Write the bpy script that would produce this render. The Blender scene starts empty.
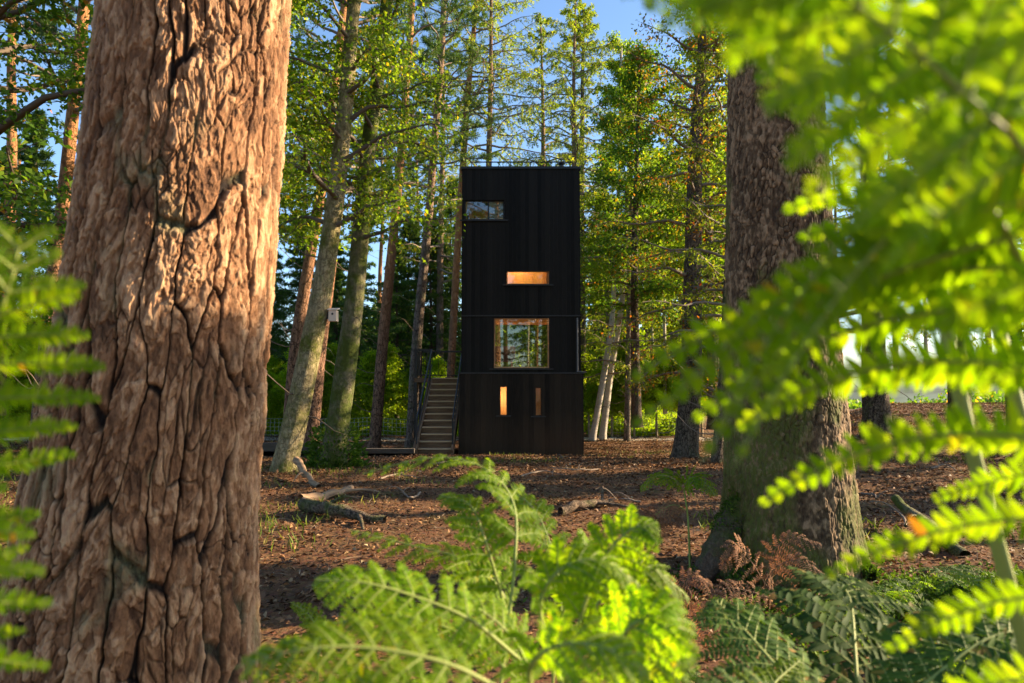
import bpy, math, random
import numpy as np
from mathutils import Vector
R = math.radians
S = bpy.context.scene
COL = S.collection

# ------------------------------------------------------------------ camera, world, sun, exposure
CAMZ = 1.2
PITCH = R(3.65)
FPX = 683.0
cd = bpy.data.cameras.new('camera'); cam = bpy.data.objects.new('camera', cd); COL.objects.link(cam)
cam.location = (0, 0, CAMZ); cam.rotation_euler = (R(90) + PITCH, 0, 0)
cd.sensor_width = 36; cd.lens = 36 * FPX / 1024; cd.clip_start = 0.02; cd.clip_end = 6000
cd.dof.use_dof = True; cd.dof.focus_distance = 5.0; cd.dof.aperture_fstop = 5.2
S.camera = cam
SUN_EL, SUN_AZ = R(21), R(77)          # azimuth measured clockwise from +Y
W = bpy.data.worlds.new('World'); S.world = W; W.use_nodes = True
wn = W.node_tree.nodes; wl = W.node_tree.links
sky = wn.new('ShaderNodeTexSky'); sky.sky_type = 'NISHITA'; sky.sun_disc = False
sky.sun_elevation = SUN_EL; sky.sun_rotation = SUN_AZ; sky.air_density = 1.0; sky.dust_density = 0.7; sky.ozone_density = 3.5
wl.new(sky.outputs[0], wn['Background'].inputs[0]); wn['Background'].inputs[1].default_value = 0.098
sd = bpy.data.lights.new('sun', 'SUN'); sun = bpy.data.objects.new('sun', sd); COL.objects.link(sun)
sd.energy = 5.0; sd.angle = R(0.5); sd.color = (1.0, 0.77, 0.50)
sdir = Vector((math.sin(SUN_AZ) * math.cos(SUN_EL), math.cos(SUN_AZ) * math.cos(SUN_EL), math.sin(SUN_EL)))
sun.rotation_euler = sdir.to_track_quat('Z', 'Y').to_euler()
S.view_settings.view_transform = 'Standard'; S.view_settings.look = 'None'
S.view_settings.exposure = 1.75; S.view_settings.gamma = 1
S.render.engine = 'CYCLES'
cy = S.cycles
cy.use_denoising = True; cy.max_bounces = 7; cy.diffuse_bounces = 3; cy.glossy_bounces = 2
cy.transmission_bounces = 4; cy.transparent_max_bounces = 12
cy.sample_clamp_indirect = 6; cy.caustics_reflective = False; cy.caustics_refractive = False

# ------------------------------------------------------------------ maths helpers
ct, st = math.cos(PITCH), math.sin(PITCH)
def at(px, py, Y):
    "world point at distance Y in front of the camera that the photo shows at (px, py)"
    x = (px - 512) / FPX; v = -(py - 341.5) / FPX
    d = np.array((x, ct - v * st, st + v * ct)); d = d * (Y / d[1])
    return d + np.array((0, 0, CAMZ))
def sstep(a, b, x):
    t = np.clip((x - a) / (b - a), 0, 1); return t * t * (3 - 2 * t)
def hash3(ix, iy, iz, seed=0):
    with np.errstate(over='ignore'):
        h = (ix.astype(np.int64) * 374761393 + iy.astype(np.int64) * 668265263 + iz.astype(np.int64) * 2147483647 + seed * 974711) & 0xffffffff
        h = ((h ^ (h >> 13)) * 1274126177) & 0xffffffff
        h = ((h ^ (h >> 16)) * 2246822519) & 0xffffffff
        h = h ^ (h >> 15)
    return h / 4294967295.0
def vnoise(x, y, z, seed=0):
    x, y, z = np.broadcast_arrays(x, y, z)
    ix, iy, iz = np.floor(x), np.floor(y), np.floor(z)
    fx, fy, fz = x - ix, y - iy, z - iz
    fx, fy, fz = [f * f * (3 - 2 * f) for f in (fx, fy, fz)]
    r = 0
    for a in (0, 1):
        for b in (0, 1):
            for c in (0, 1):
                w = (fx if a else 1 - fx) * (fy if b else 1 - fy) * (fz if c else 1 - fz)
                r = r + w * hash3(ix + a, iy + b, iz + c, seed)
    return r * 2 - 1
def fbm(x, y, z, seed=0, o=4):
    r = 0; a = 0.5
    for k in range(o):
        r = r + a * vnoise(x * 2 ** k, y * 2 ** k, z * 2 ** k, seed + k); a *= 0.5
    return r
def worley(u, v, seed=0, jit=0.9):
    iu, iv = np.floor(u), np.floor(v)
    f1 = np.full(u.shape, 9.0); f2 = np.full(u.shape, 9.0); cid = np.zeros(u.shape)
    z = np.zeros_like(iu)
    for a in (-1, 0, 1):
        for b in (-1, 0, 1):
            cu, cv = iu + a, iv + b
            pu = cu + .5 + jit * (hash3(cu, cv, z, seed) - .5); pv = cv + .5 + jit * (hash3(cu, cv, z, seed + 5) - .5)
            d = np.hypot(u - pu, v - pv)
            m = d < f1
            f2 = np.where(m, f1, np.minimum(f2, d)); cid = np.where(m, hash3(cu, cv, z, seed + 9), cid); f1 = np.where(m, d, f1)
    return f1, f2, cid
def nrm(a):
    return a / np.maximum(np.linalg.norm(a, axis=-1, keepdims=True), 1e-9)
def spline(pts, n):
    P = np.array(pts, float)
    if len(P) == 2: return P[0] + (P[1] - P[0]) * np.linspace(0, 1, n)[:, None]
    P = np.vstack([2 * P[0] - P[1], P, 2 * P[-1] - P[-2]])
    m = len(P) - 3
    t = np.linspace(0, m, n); i = np.minimum(t.astype(int), m - 1); f = (t - i)[:, None]
    a, b, c, d = P[i], P[i + 1], P[i + 2], P[i + 3]
    return 0.5 * ((2 * b) + (c - a) * f + (2 * a - 5 * b + 4 * c - d) * f ** 2 + (3 * b - a - 3 * c + d) * f ** 3)

# ------------------------------------------------------------------ geometry collector
class G:
    def __init__(s): s.V = []; s.F = []; s.M = []; s.n = 0; s.A = {}
    def add(s, V, F, m=0, **at_):
        V = np.asarray(V, float).reshape(-1, 3); F = np.asarray(F, int)
        for k in set(list(s.A) + list(at_)):
            s.A.setdefault(k, [np.zeros(s.n)] if s.n else [])
            s.A[k].append(np.asarray(at_.get(k, np.zeros(len(V))), float).ravel())
        s.V.append(V); s.F.append(F + s.n); s.M.append(np.full(len(F), m)); s.n += len(V)
        return s
    def box(s, a, b, m=0):
        (x0, y0, z0), (x1, y1, z1) = a, b
        V = [(x, y, z) for z in (z0, z1) for y in (y0, y1) for x in (x0, x1)]
        return s.add(V, [(0, 2, 3, 1), (4, 5, 7, 6), (0, 1, 5, 4), (2, 6, 7, 3), (0, 4, 6, 2), (1, 3, 7, 5)], m)
    def bar(s, a, b, w, h=None, m=0):
        a = np.array(a, float); b = np.array(b, float); h = h or w
        T = nrm(b - a); ref = np.array((0, 0, 1.)) if abs(T[2]) < .9 else np.array((1., 0, 0))
        X = nrm(np.cross(T, ref)); Y = np.cross(X, T)
        V = [p + X * i * w / 2 + Y * j * h / 2 for p in (a, b) for i, j in ((-1, -1), (1, -1), (1, 1), (-1, 1))]
        return s.add(V, [(3, 2, 1, 0), (4, 5, 6, 7), (0, 1, 5, 4), (1, 2, 6, 5), (2, 3, 7, 6), (3, 0, 4, 7)], m)
def tubes(P, Rr, sides, cap=True):
    "P (B,n,3) centre lines, Rr (B,n) radii"
    P = np.asarray(P, float); Rr = np.asarray(Rr, float)
    if P.ndim == 2: P = P[None]; Rr = Rr[None]
    B, n, _ = P.shape
    T = nrm(np.gradient(P, axis=1))
    D = nrm(P[:, -1] - P[:, 0])
    ref = np.zeros((B, 3)); k = np.argmin(np.abs(D), axis=1); ref[np.arange(B), k] = 1
    X = nrm(np.cross(T, ref[:, None, :])); Y = np.cross(T, X)
    a = np.linspace(0, 2 * np.pi, sides, endpoint=False)
    V = P[:, :, None, :] + Rr[:, :, None, None] * (np.cos(a)[None, None, :, None] * X[:, :, None, :] + np.sin(a)[None, None, :, None] * Y[:, :, None, :])
    i = np.arange(n - 1)[:, None]; j = np.arange(sides)[None, :]; j2 = (j + 1) % sides
    q = np.stack([i * sides + j + 0 * i, i * sides + j2, (i + 1) * sides + j2, (i + 1) * sides + j], -1).reshape(-1, 4)
    F = (q[None] + (np.arange(B) * n * sides)[:, None, None]).reshape(-1, 4)
    return V.reshape(-1, 3), F
def quads_leaf(P, D, L, Wd, rng, cup=0.15, N=None):
    "one folded rhombus leaf per row: base P, direction D"
    n = len(P); D = nrm(D)
    if N is None: N = nrm(rng.normal(size=(n, 3)))
    Sd = nrm(np.cross(D, N)); N = np.cross(Sd, D)
    L = np.broadcast_to(L, (n,))[:, None]; Wd = np.broadcast_to(Wd, (n,))[:, None]
    V = np.stack([P, P + D * L * .45 + Sd * Wd / 2 + N * L * cup, P + D * L, P + D * L * .45 - Sd * Wd / 2 + N * L * cup], 1)
    return V.reshape(-1, 3), np.arange(n * 4).reshape(n, 4)

def make_mesh(name, g, mats, smooth=True):
    me = bpy.data.meshes.new(name)
    V = np.vstack(g.V); me.vertices.add(len(V)); me.vertices.foreach_set('co', V.astype(np.float32).ravel())
    loops = np.concatenate([f.ravel() for f in g.F]); tot = np.concatenate([np.full(len(f), f.shape[1]) for f in g.F])
    me.loops.add(len(loops)); me.loops.foreach_set('vertex_index', loops.astype(np.int32))
    me.polygons.add(len(tot)); me.polygons.foreach_set('loop_start', np.concatenate([[0], np.cumsum(tot)[:-1]]).astype(np.int32))
    mi = np.concatenate(g.M); me.polygons.foreach_set('material_index', mi.astype(np.int32))
    me.polygons.foreach_set('use_smooth', np.full(len(tot), smooth))
    for m in (mats if isinstance(mats, (list, tuple)) else [mats]): me.materials.append(m)
    me.update(calc_edges=True)
    for k, v in g.A.items():
        a = me.attributes.new(k, 'FLOAT', 'POINT'); a.data.foreach_set('value', np.concatenate(v).astype(np.float32))
    return me
def obj(name, g, mats, parent=None, smooth=True, loc=None):
    me = g if isinstance(g, bpy.types.Mesh) else make_mesh(name, g, mats, smooth)
    o = bpy.data.objects.new(name, me); COL.objects.link(o)
    if parent is not None: o.parent = parent
    if loc is not None: o.location = loc
    return o
def tag(o, label, cat, group=None, kind=None):
    if label: o['label'] = label
    if cat: o['category'] = cat
    if group: o['group'] = group
    if kind: o['kind'] = kind
    return o
def thing(name, label, cat, loc=(0, 0, 0), rz=0, group=None):
    o = bpy.data.objects.new(name, None); COL.objects.link(o); o.empty_display_size = .2
    o.location = tuple(float(v) for v in loc); o.rotation_euler = (0, 0, rz)
    return tag(o, label, cat, group)
def copy_tree(o, parent=None):
    c = o.copy(); COL.objects.link(c)
    if parent is not None: c.parent = parent
    for ch in [x for x in o.children]: copy_tree(ch, c)
    return c

# ------------------------------------------------------------------ materials
def newmat(name):
    m = bpy.data.materials.new(name); m.use_nodes = True
    return m, m.node_tree.nodes, m.node_tree.links, m.node_tree.nodes['Principled BSDF']
def ramp(nodes, stops, interp='LINEAR'):
    r = nodes.new('ShaderNodeValToRGB'); e = r.color_ramp; e.interpolation = interp
    while len(e.elements) < len(stops): e.elements.new(0.5)
    for el, (p, c) in zip(e.elements, stops): el.position = p; el.color = (*c, 1)
    return r
def tex(nodes, links, kind, scale, coord, detail=4, stretch=None, **kw):
    t = nodes.new(kind); t.inputs['Scale'].default_value = scale
    if 'Detail' in t.inputs: t.inputs['Detail'].default_value = detail
    for k, v in kw.items(): t.inputs[k].default_value = v
    if stretch:
        mp = nodes.new('ShaderNodeMapping'); mp.inputs['Scale'].default_value = stretch
        links.new(coord, mp.inputs[0]); links.new(mp.outputs[0], t.inputs['Vector'])
    else: links.new(coord, t.inputs['Vector'])
    return t
def mixc(nodes, links, fac, a, b, mode='MIX'):
    m = nodes.new('ShaderNodeMix'); m.data_type = 'RGBA'; m.blend_type = mode
    for sock, v in ((m.inputs[0], fac), (m.inputs[6], a), (m.inputs[7], b)):
        if isinstance(v, (int, float)): sock.default_value = v
        elif isinstance(v, tuple): sock.default_value = (*v, 1)
        else: links.new(v, sock)
    return m.outputs[2]
def leaf_mat(name, stops, trans=0.5, tcol=(1.0, 1.0, .45), rough=.5, tgain=1.0):
    m, n, l, b = newmat(name)
    geo = n.new('ShaderNodeNewGeometry'); rp = ramp(n, stops); l.new(geo.outputs['Random Per Island'], rp.inputs[0])
    oi = n.new('ShaderNodeObjectInfo'); hs = n.new('ShaderNodeHueSaturation')
    mr = n.new('ShaderNodeMapRange'); mr.inputs[3].default_value = .75; mr.inputs[4].default_value = 1.25
    l.new(oi.outputs['Random'], mr.inputs[0]); l.new(mr.outputs[0], hs.inputs['Value']); l.new(rp.outputs[0], hs.inputs['Color'])
    l.new(hs.outputs[0], b.inputs['Base Color']); b.inputs['Roughness'].default_value = rough; b.inputs['Specular IOR Level'].default_value = .25
    tr = n.new('ShaderNodeBsdfTranslucent')
    tc = mixc(n, l, 1.0, hs.outputs[0], tuple(c * tgain for c in tcol), 'MULTIPLY')
    l.new(tc, tr.inputs[0])
    ms = n.new('ShaderNodeMixShader'); ms.inputs[0].default_value = trans
    l.new(b.outputs[0], ms.inputs[1]); l.new(tr.outputs[0], ms.inputs[2]); l.new(ms.outputs[0], n['Material Output'].inputs[0])
    return m
def bark_mat(name, c1, c2, crack, moss=None, mossamt=0.4, scale=6, strz=.25, bump=.9, dist=.05, high=None, rough=.85, spots=None, ckamt=1., ckw=.10):
    m, n, l, b = newmat(name)
    tc = n.new('ShaderNodeTexCoord').outputs['Object']
    n1 = tex(n, l, 'ShaderNodeTexNoise', scale * 1.6, tc, 9, (1, 1, strz), Roughness=.75)
    col = ramp(n, [(.3, c1), (.7, c2)]); l.new(n1.outputs[0], col.inputs[0])
    v = tex(n, l, 'ShaderNodeTexVoronoi', scale * 2.2, tc, 0, (1, 1, strz)); v.feature = 'DISTANCE_TO_EDGE'
    # warp
    nz = tex(n, l, 'ShaderNodeTexNoise', scale * 1.5, tc, 3)
    add = n.new('ShaderNodeVectorMath'); add.operation = 'MULTIPLY_ADD'; add.inputs[1].default_value = (.12, .12, .3)
    l.new(nz.outputs['Color'], add.inputs[0]); l.new(tc, add.inputs[2])
    mp = n.new('ShaderNodeMapping'); mp.inputs['Scale'].default_value = (1, 1, strz); l.new(add.outputs[0], mp.inputs[0]); l.new(mp.outputs[0], v.inputs['Vector'])
    ck = ramp(n, [(0.0, (ckamt,) * 3), (ckw, (0, 0, 0))]); l.new(v.outputs['Distance'], ck.inputs[0])
    c = mixc(n, l, ck.outputs[0], col.outputs[0], crack)
    if high:                                  # bark turns orange high on a pine
        sx = n.new('ShaderNodeSeparateXYZ'); l.new(tc, sx.inputs[0])
        mr = n.new('ShaderNodeMapRange'); mr.inputs[1].default_value = high[1]; mr.inputs[2].default_value = high[2]; l.new(sx.outputs[2], mr.inputs[0])
        hc = mixc(n, l, n1.outputs[0], tuple(x * .6 for x in high[0]), high[0])
        c = mixc(n, l, mr.outputs[0], c, hc)
    if moss:
        n2 = tex(n, l, 'ShaderNodeTexNoise', scale * .35, tc, 8, Roughness=.7)
        mk = ramp(n, [(1 - mossamt - .08, (0, 0, 0)), (1 - mossamt + .1, (1, 1, 1))]); l.new(n2.outputs[0], mk.inputs[0])
        n3 = tex(n, l, 'ShaderNodeTexNoise', scale * 9, tc, 3)
        mc = mixc(n, l, n3.outputs[0], tuple(x * .5 for x in moss), tuple(x * 1.4 for x in moss))
        c = mixc(n, l, mk.outputs[0], c, mc)
    if spots:
        n4 = tex(n, l, 'ShaderNodeTexNoise', scale * 1.3, tc, 5, (1, 1, 1.8))
        sk = ramp(n, [(.55, (0, 0, 0)), (.62, (1, 1, 1))]); l.new(n4.outputs[0], sk.inputs[0])
        c = mixc(n, l, sk.outputs[0], c, spots)
    l.new(c, b.inputs['Base Color']); b.inputs['Roughness'].default_value = rough; b.inputs['Specular IOR Level'].default_value = .2
    hgt = n.new('ShaderNodeMath'); hgt.operation = 'SUBTRACT'; l.new(n1.outputs[0], hgt.inputs[0]); l.new(ck.outputs[0], hgt.inputs[1])
    bp = n.new('ShaderNodeBump'); bp.inputs['Strength'].default_value = bump; bp.inputs['Distance'].default_value = dist
    l.new(hgt.outputs[0], bp.inputs['Height']); l.new(bp.outputs[0], b.inputs['Normal'])
    return m
def simple(name, col, rough=.6, metal=0, noise=None, spec=.5):
    m, n, l, b = newmat(name)
    b.inputs['Roughness'].default_value = rough; b.inputs['Metallic'].default_value = metal; b.inputs['Specular IOR Level'].default_value = spec
    if noise:
        tc = n.new('ShaderNodeTexCoord').outputs['Object']; t = tex(n, l, 'ShaderNodeTexNoise', noise[0], tc, 5, noise[2] if len(noise) > 2 else None)
        r = ramp(n, [(.3, tuple(c * (1 - noise[1]) for c in col)), (.7, tuple(min(1, c * (1 + noise[1])) for c in col))]); l.new(t.outputs[0], r.inputs[0]); l.new(r.outputs[0], b.inputs['Base Color'])
        bp = n.new('ShaderNodeBump'); bp.inputs['Strength'].default_value = .3; bp.inputs['Distance'].default_value = .01; l.new(t.outputs[0], bp.inputs['Height']); l.new(bp.outputs[0], b.inputs['Normal'])
    else: b.inputs['Base Color'].default_value = (*col, 1)
    return m
M = {}
M['bracken'] = leaf_mat('bracken_leaf', [(0, (.110, .21, .006)), (.5, (.170, .29, .008)), (.99, (.250, .35, .012)), (.997, (.42, .26, .03)), (1, (.35, .15, .03))], .64, (1.0, .97, .2), .6, 2.15)
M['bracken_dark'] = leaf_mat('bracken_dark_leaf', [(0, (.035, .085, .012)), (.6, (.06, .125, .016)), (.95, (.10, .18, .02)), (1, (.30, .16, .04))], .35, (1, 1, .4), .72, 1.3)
M['dead_fern'] = leaf_mat('dead_fern_leaf', [(0, (.16, .08, .045)), (.6, (.30, .155, .085)), (1, (.42, .20, .09))], .3, (1, .8, .6), .8)
M['stipe'] = simple('fern_stem', (.22, .27, .05), .6)
M['stipe_dead'] = simple('dead_fern_stem', (.16, .09, .05), .8)
M['oak'] = leaf_mat('oak_leaf', [(0, (0.063, 0.133, 0.014)), (.6, (0.106, 0.218, 0.022)), (.93, (0.212, 0.312, 0.024)), (.97, (0.531, 0.312, 0.024)), (1, (0.602, 0.187, 0.024))], 0.55, (1, 1, .4), .45, 1.6)
M['beech'] = leaf_mat('beech_leaf', [(0, (0.088, 0.156, 0.014)), (.6, (0.159, 0.250, 0.019)), (.9, (0.266, 0.328, 0.024)), (1, (0.496, 0.312, 0.024))], 0.60, (1, 1, .35), .45, 1.8)
M['autumn'] = leaf_mat('turning_leaf', [(0, (0.080, 0.126, 0.013)), (.45, (0.143, 0.197, 0.015)), (.75, (0.271, 0.197, 0.022)), (.9, (0.382, 0.140, 0.022)), (1, (0.319, 0.071, 0.022))], 0.60, (1, .95, .35), .5, 1.6)
M['sapling'] = leaf_mat('sapling_leaf', [(0, (0.132, 0.222, 0.010)), (.6, (0.222, 0.324, 0.015)), (1, (0.354, 0.404, 0.020))], 0.62, (1, 1, .3), .5, 1.8)
M['spruce'] = leaf_mat('spruce_needle', [(0, (0.038, 0.083, 0.020)), (.7, (0.066, 0.141, 0.026)), (1, (0.132, 0.200, 0.026))], 0.40, (1, 1, .4), .6, 1.4)
M['larch'] = leaf_mat('larch_needle', [(0, (0.106, 0.172, 0.018)), (.6, (0.177, 0.250, 0.024)), (1, (0.336, 0.312, 0.036))], 0.60, (1, 1, .4), .6, 1.5)
M['pine'] = leaf_mat('pine_needle', [(0, (0.042, 0.091, 0.022)), (.7, (0.077, 0.147, 0.031)), (1, (0.140, 0.196, 0.034))], 0.40, (1, 1, .4), .5, 1.4)
M['moss'] = leaf_mat('moss_leaf', [(0, (.035, .08, .008)), (.7, (.08, .16, .012)), (1, (.16, .24, .02))], .35, (1, 1, .4), .7, 1.4)
M['grass'] = leaf_mat('grass_blade', [(0, (.06, .10, .012)), (.7, (.12, .17, .02)), (1, (.25, .22, .06))], .4, (1, 1, .4), .6, 1.4)
M['litter'] = leaf_mat('litter_leaf', [(0, (.06, .031, .016)), (.4, (.145, .075, .038)), (.75, (.26, .14, .065)), (.92, (.34, .19, .08)), (1, (.42, .32, .18))], .1, (1, .8, .6), .6)
M['pine_bark'] = bark_mat('pine_bark', (.16, .09, .055), (.34, .19, .12), (.05, .03, .02), None, high=((.52, .25, .10), 2.5, 7), scale=7, strz=.3)
M['pine_bark_grey'] = bark_mat('grey_pine_bark', (.14, .10, .075), (.30, .23, .18), (.05, .035, .03), (.12, .13, .06), .42, high=((.36, .22, .13), 5, 10), scale=7, strz=.3)
M['birch_bark'] = bark_mat('mossy_birch_bark', (.19, .15, .075), (.50, .41, .23), (.08, .06, .03), (.13, .14, .022), .47, scale=9, strz=.5, bump=.9, ckamt=.45, ckw=.09)
M['mossy_bark'] = bark_mat('moss_covered_bark', (.13, .11, .07), (.30, .26, .16), (.05, .04, .03), (.09, .115, .018), .56, scale=9, strz=.5, bump=.9, ckamt=.4, ckw=.06)
M['brown_bark'] = bark_mat('brown_bark', (.09, .065, .045), (.20, .15, .105), (.035, .025, .02), (.09, .11, .03), .40, scale=9, strz=.4)
M['pale_bark'] = bark_mat('pale_birch_bark', (.34, .29, .22), (.60, .54, .44), (.10, .08, .06), (.14, .15, .05), .34, scale=6, strz=1.4, bump=.3, ckamt=.2)
M['root_bark'] = bark_mat('mossy_root_bark', (.07, .05, .035), (.17, .12, .08), (.03, .025, .015), (.07, .10, .012), .50, scale=14, strz=1, bump=.9, dist=.02, ckamt=.3)
M['twig'] = simple('twig_bark', (.11, .08, .055), .85)
M['dead_twig'] = simple('dead_twig', (.20, .15, .11), .85)
M['log'] = bark_mat('log_bark', (.13, .09, .06), (.26, .19, .13), (.05, .035, .025), (.10, .13, .02), .42, scale=10, strz=1)
M['bare_wood'] = simple('bare_wood', (.27, .17, .095), .8, noise=(14, .4, (.3, .3, 3)))

# ------------------------------------------------------------------ ground
_d = np.array([-40, 0, 4.4, 9.5, 13.6, 18.8, 23, 30, 45, 80, 200, 400, 3000.])
_z = np.array([.0, 0, .03, .02, -.26, -.74, -.92, -1.08, -1.2, -1.6, -6, -20, -60.])
def hz(x, y):
    x = np.asarray(x, float); y = np.asarray(y, float)
    b = sum(np.interp(y + o, _d, _z) for o in (-1.2, -.6, 0, .6, 1.2)) / 5
    ang = x / np.maximum(y, 4)
    rise = sstep(.36, .56, ang) * sstep(7, 24, y) * (1 - sstep(32, 60, y)) * 1.45
    lump = .05 * fbm(x * .55, y * .55, 0 * x, 3, 4) * sstep(1, 3, np.hypot(x, y))
    near = np.hypot(x, y) < 60
    lump2 = np.where(near, .04 * fbm(x * 2.2, y * 2.2, 0 * x, 8, 4), 0)
    return b + rise + lump + lump2
def hz1(x, y): return float(hz(np.array([x]), np.array([y]))[0])
gx = np.concatenate([-np.geomspace(14, 2500, 60)[::-1], np.linspace(-13.8, 15.8, 260), np.geomspace(16, 2500, 60)])
gy = np.concatenate([-np.geomspace(3, 300, 24)[::-1], np.linspace(-2.8, 32, 360), np.geomspace(32.3, 3000, 70)])
XX, YY = np.meshgrid(gx, gy)
ZZ = hz(XX, YY)
nx, ny = len(gx), len(gy)
i, j = np.meshgrid(np.arange(ny - 1), np.arange(nx - 1), indexing='ij')
F = np.stack([i * nx + j, i * nx + j + 1, (i + 1) * nx + j + 1, (i + 1) * nx + j], -1).reshape(-1, 4)
g = G(); g.add(np.stack([XX, YY, ZZ], -1), F)
m, n, l, b = newmat('forest_floor')
tc = n.new('ShaderNodeTexCoord').outputs['Object']
a1 = tex(n, l, 'ShaderNodeTexNoise', 26, tc, 6, Roughness=.75)
a2 = tex(n, l, 'ShaderNodeTexNoise', 1.1, tc, 6, Roughness=.6)
a3 = tex(n, l, 'ShaderNodeTexVoronoi', 34, tc)
r1 = ramp(n, [(.25, (.040, .021, .011)), (.5, (.13, .066, .032)), (.75, (.27, .145, .07))]); l.new(a1.outputs[0], r1.inputs[0])
c = mixc(n, l, .35, r1.outputs[0], a3.outputs['Color'], 'OVERLAY')
hsv = n.new('ShaderNodeHueSaturation'); hsv.inputs['Saturation'].default_value = .75; l.new(c, hsv.inputs['Color'])
c = mixc(n, l, .6, c, r1.outputs[0])
r2 = ramp(n, [(.55, (0, 0, 0)), (.72, (1, 1, 1))]); l.new(a2.outputs[0], r2.inputs[0])
c = mixc(n, l, r2.outputs[0], c, (.085, .085, .02))
sx = n.new('ShaderNodeSeparateXYZ'); l.new(tc, sx.inputs[0])
far = n.new('ShaderNodeMapRange'); far.inputs[1].default_value = 60; far.inputs[2].default_value = 140; l.new(sx.outputs[1], far.inputs[0])
c = mixc(n, l, far.outputs[0], c, (.13, .15, .05))
l.new(c, b.inputs['Base Color']); b.inputs['Roughness'].default_value = .95; b.inputs['Specular IOR Level'].default_value = .15
bp = n.new('ShaderNodeBump'); bp.inputs['Strength'].default_value = .8; bp.inputs['Distance'].default_value = .03; l.new(a1.outputs[0], bp.inputs['Height']); l.new(bp.outputs[0], b.inputs['Normal'])
tag(obj('ground', g, m), None, None, kind='structure')

# gravel track that crosses behind the tower
xs = np.linspace(-26, 13, 120); g = G()
yc = 28.5 + .25 * np.sin(xs * .3)
rows = [np.stack([xs, yc + o, hz(xs, yc + o) + .03 - (.03 if abs(o) > 1 else 0)], -1) for o in (-1.3, -.9, 0, .9, 1.3)]
n_ = len(xs); g.add(np.vstack(rows), [(r * n_ + k, r * n_ + k + 1, (r + 1) * n_ + k + 1, (r + 1) * n_ + k) for r in range(4) for k in range(n_ - 1)])
tag(obj('path', g, simple('track_gravel', (.34, .28, .21), .95, noise=(18, .35))), None, None, kind='structure')

# distant hills seen past the right edge of the wood
g = G()
for q, (d0, hh, sc) in enumerate([(900, 42, 300.), (1700, 62, 500.)]):
    a = np.linspace(R(-75), R(75), 260)
    ridge = hh * (.72 + .3 * fbm(a * 7, 0 * a + q, 0 * a, 20 + q, 5))
    x, y = np.sin(a) * d0, np.cos(a) * d0
    foot = np.stack([x * .75, y * .75, 0 * x - 40], -1); top = np.stack([x, y, ridge - 14], -1); back = np.stack([x * 1.3, y * 1.3, 0 * x - 60], -1)
    mid = np.stack([x * .88, y * .88, ridge * .55 - 22], -1)
    k = np.arange(259)
    g.add(np.vstack([foot, mid, top, back]), np.vstack([np.stack([r * 260 + k, r * 260 + k + 1, (r + 1) * 260 + k + 1, (r + 1) * 260 + k], -1) for r in range(3)]))
tag(obj('hills', g, simple('hill_fields', (.15, .19, .12), .95, noise=(.012, .65, (1, 3, 1)))), None, None, kind='structure')

rng = np.random.default_rng(31); N_ = 26000
ang = rng.uniform(R(20), R(52), N_); dist = 150 + 45 * rng.integers(0, 6, N_) + rng.normal(0, 4, N_); x, y = np.sin(ang) * dist, np.cos(ang) * dist
hh = np.clip(2.5 + 4 * vnoise(ang * 60 + np.round(dist / 45) * 7, 0 * ang, 0 * ang, 5), .3, 7)
ls = rng.uniform(.6, 1.4, N_); V, Fc = quads_leaf(np.stack([x, y, hz(x, y) + hh * rng.random(N_)], -1), nrm(rng.normal(0, 1, (N_, 3))), ls, ls * .6, rng); g = G(); g.add(V, Fc)
tag(obj('distant_hedgerows', g, M['oak']), 'hazy bushy hedgerows and copses on the open land beyond the wood', 'hedgerow', kind='stuff')
# ------------------------------------------------------------------ tower
TY = 18.8
def zpx(py, Y=TY): return at(512, py, Y)[2]
def xpx(px, Y=TY, py=341.5): return at(px, py, Y)[0]
bx, bz = xpx(461), None
X0, X1 = at(461.5, 300, TY)[0], at(580.5, 300, TY)[0]
Z0, Z1, ZT = -.95, zpx(373), zpx(169)
Y0, Y1 = TY, TY + 3.4
def wall(us, vs, holes, th, fn, g, m=0):
    "sheet of thickness th with rectangular holes; fn(u, v, w) -> xyz"
    U = sorted(set([us[0], us[1]] + [h[0] for h in holes] + [h[1] for h in holes])); V_ = sorted(set([vs[0], vs[1]] + [h[2] for h in holes] + [h[3] for h in holes]))
    U = [u for u in U if us[0] <= u <= us[1]]; V_ = [v for v in V_ if vs[0] <= v <= vs[1]]
    def solid(a, b_):
        if a < 0 or b_ < 0 or a >= len(U) - 1 or b_ >= len(V_) - 1: return False
        cu, cv = (U[a] + U[a + 1]) / 2, (V_[b_] + V_[b_ + 1]) / 2
        return not any(h[0] < cu < h[1] and h[2] < cv < h[3] for h in holes)
    for a in range(len(U) - 1):
        for b_ in range(len(V_) - 1):
            if not solid(a, b_): continue
            u0, u1, v0, v1 = U[a], U[a + 1], V_[b_], V_[b_ + 1]
            fs = [((u0, v0, 0), (u1, v0, 0), (u1, v1, 0), (u0, v1, 0)), ((u0, v0, th), (u0, v1, th), (u1, v1, th), (u1, v0, th))]
            if not solid(a - 1, b_): fs.append(((u0, v0, 0), (u0, v1, 0), (u0, v1, th), (u0, v0, th)))
            if not solid(a + 1, b_): fs.append(((u1, v0, 0), (u1, v0, th), (u1, v1, th), (u1, v1, 0)))
            if not solid(a, b_ - 1): fs.append(((u0, v0, 0), (u0, v0, th), (u1, v0, th), (u1, v0, 0)))
            if not solid(a, b_ + 1): fs.append(((u0, v1, 0), (u1, v1, 0), (u1, v1, th), (u0, v1, th)))
            for f in fs: g.add([fn(*p) for p in f], [(0, 1, 2, 3)], m)
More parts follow.
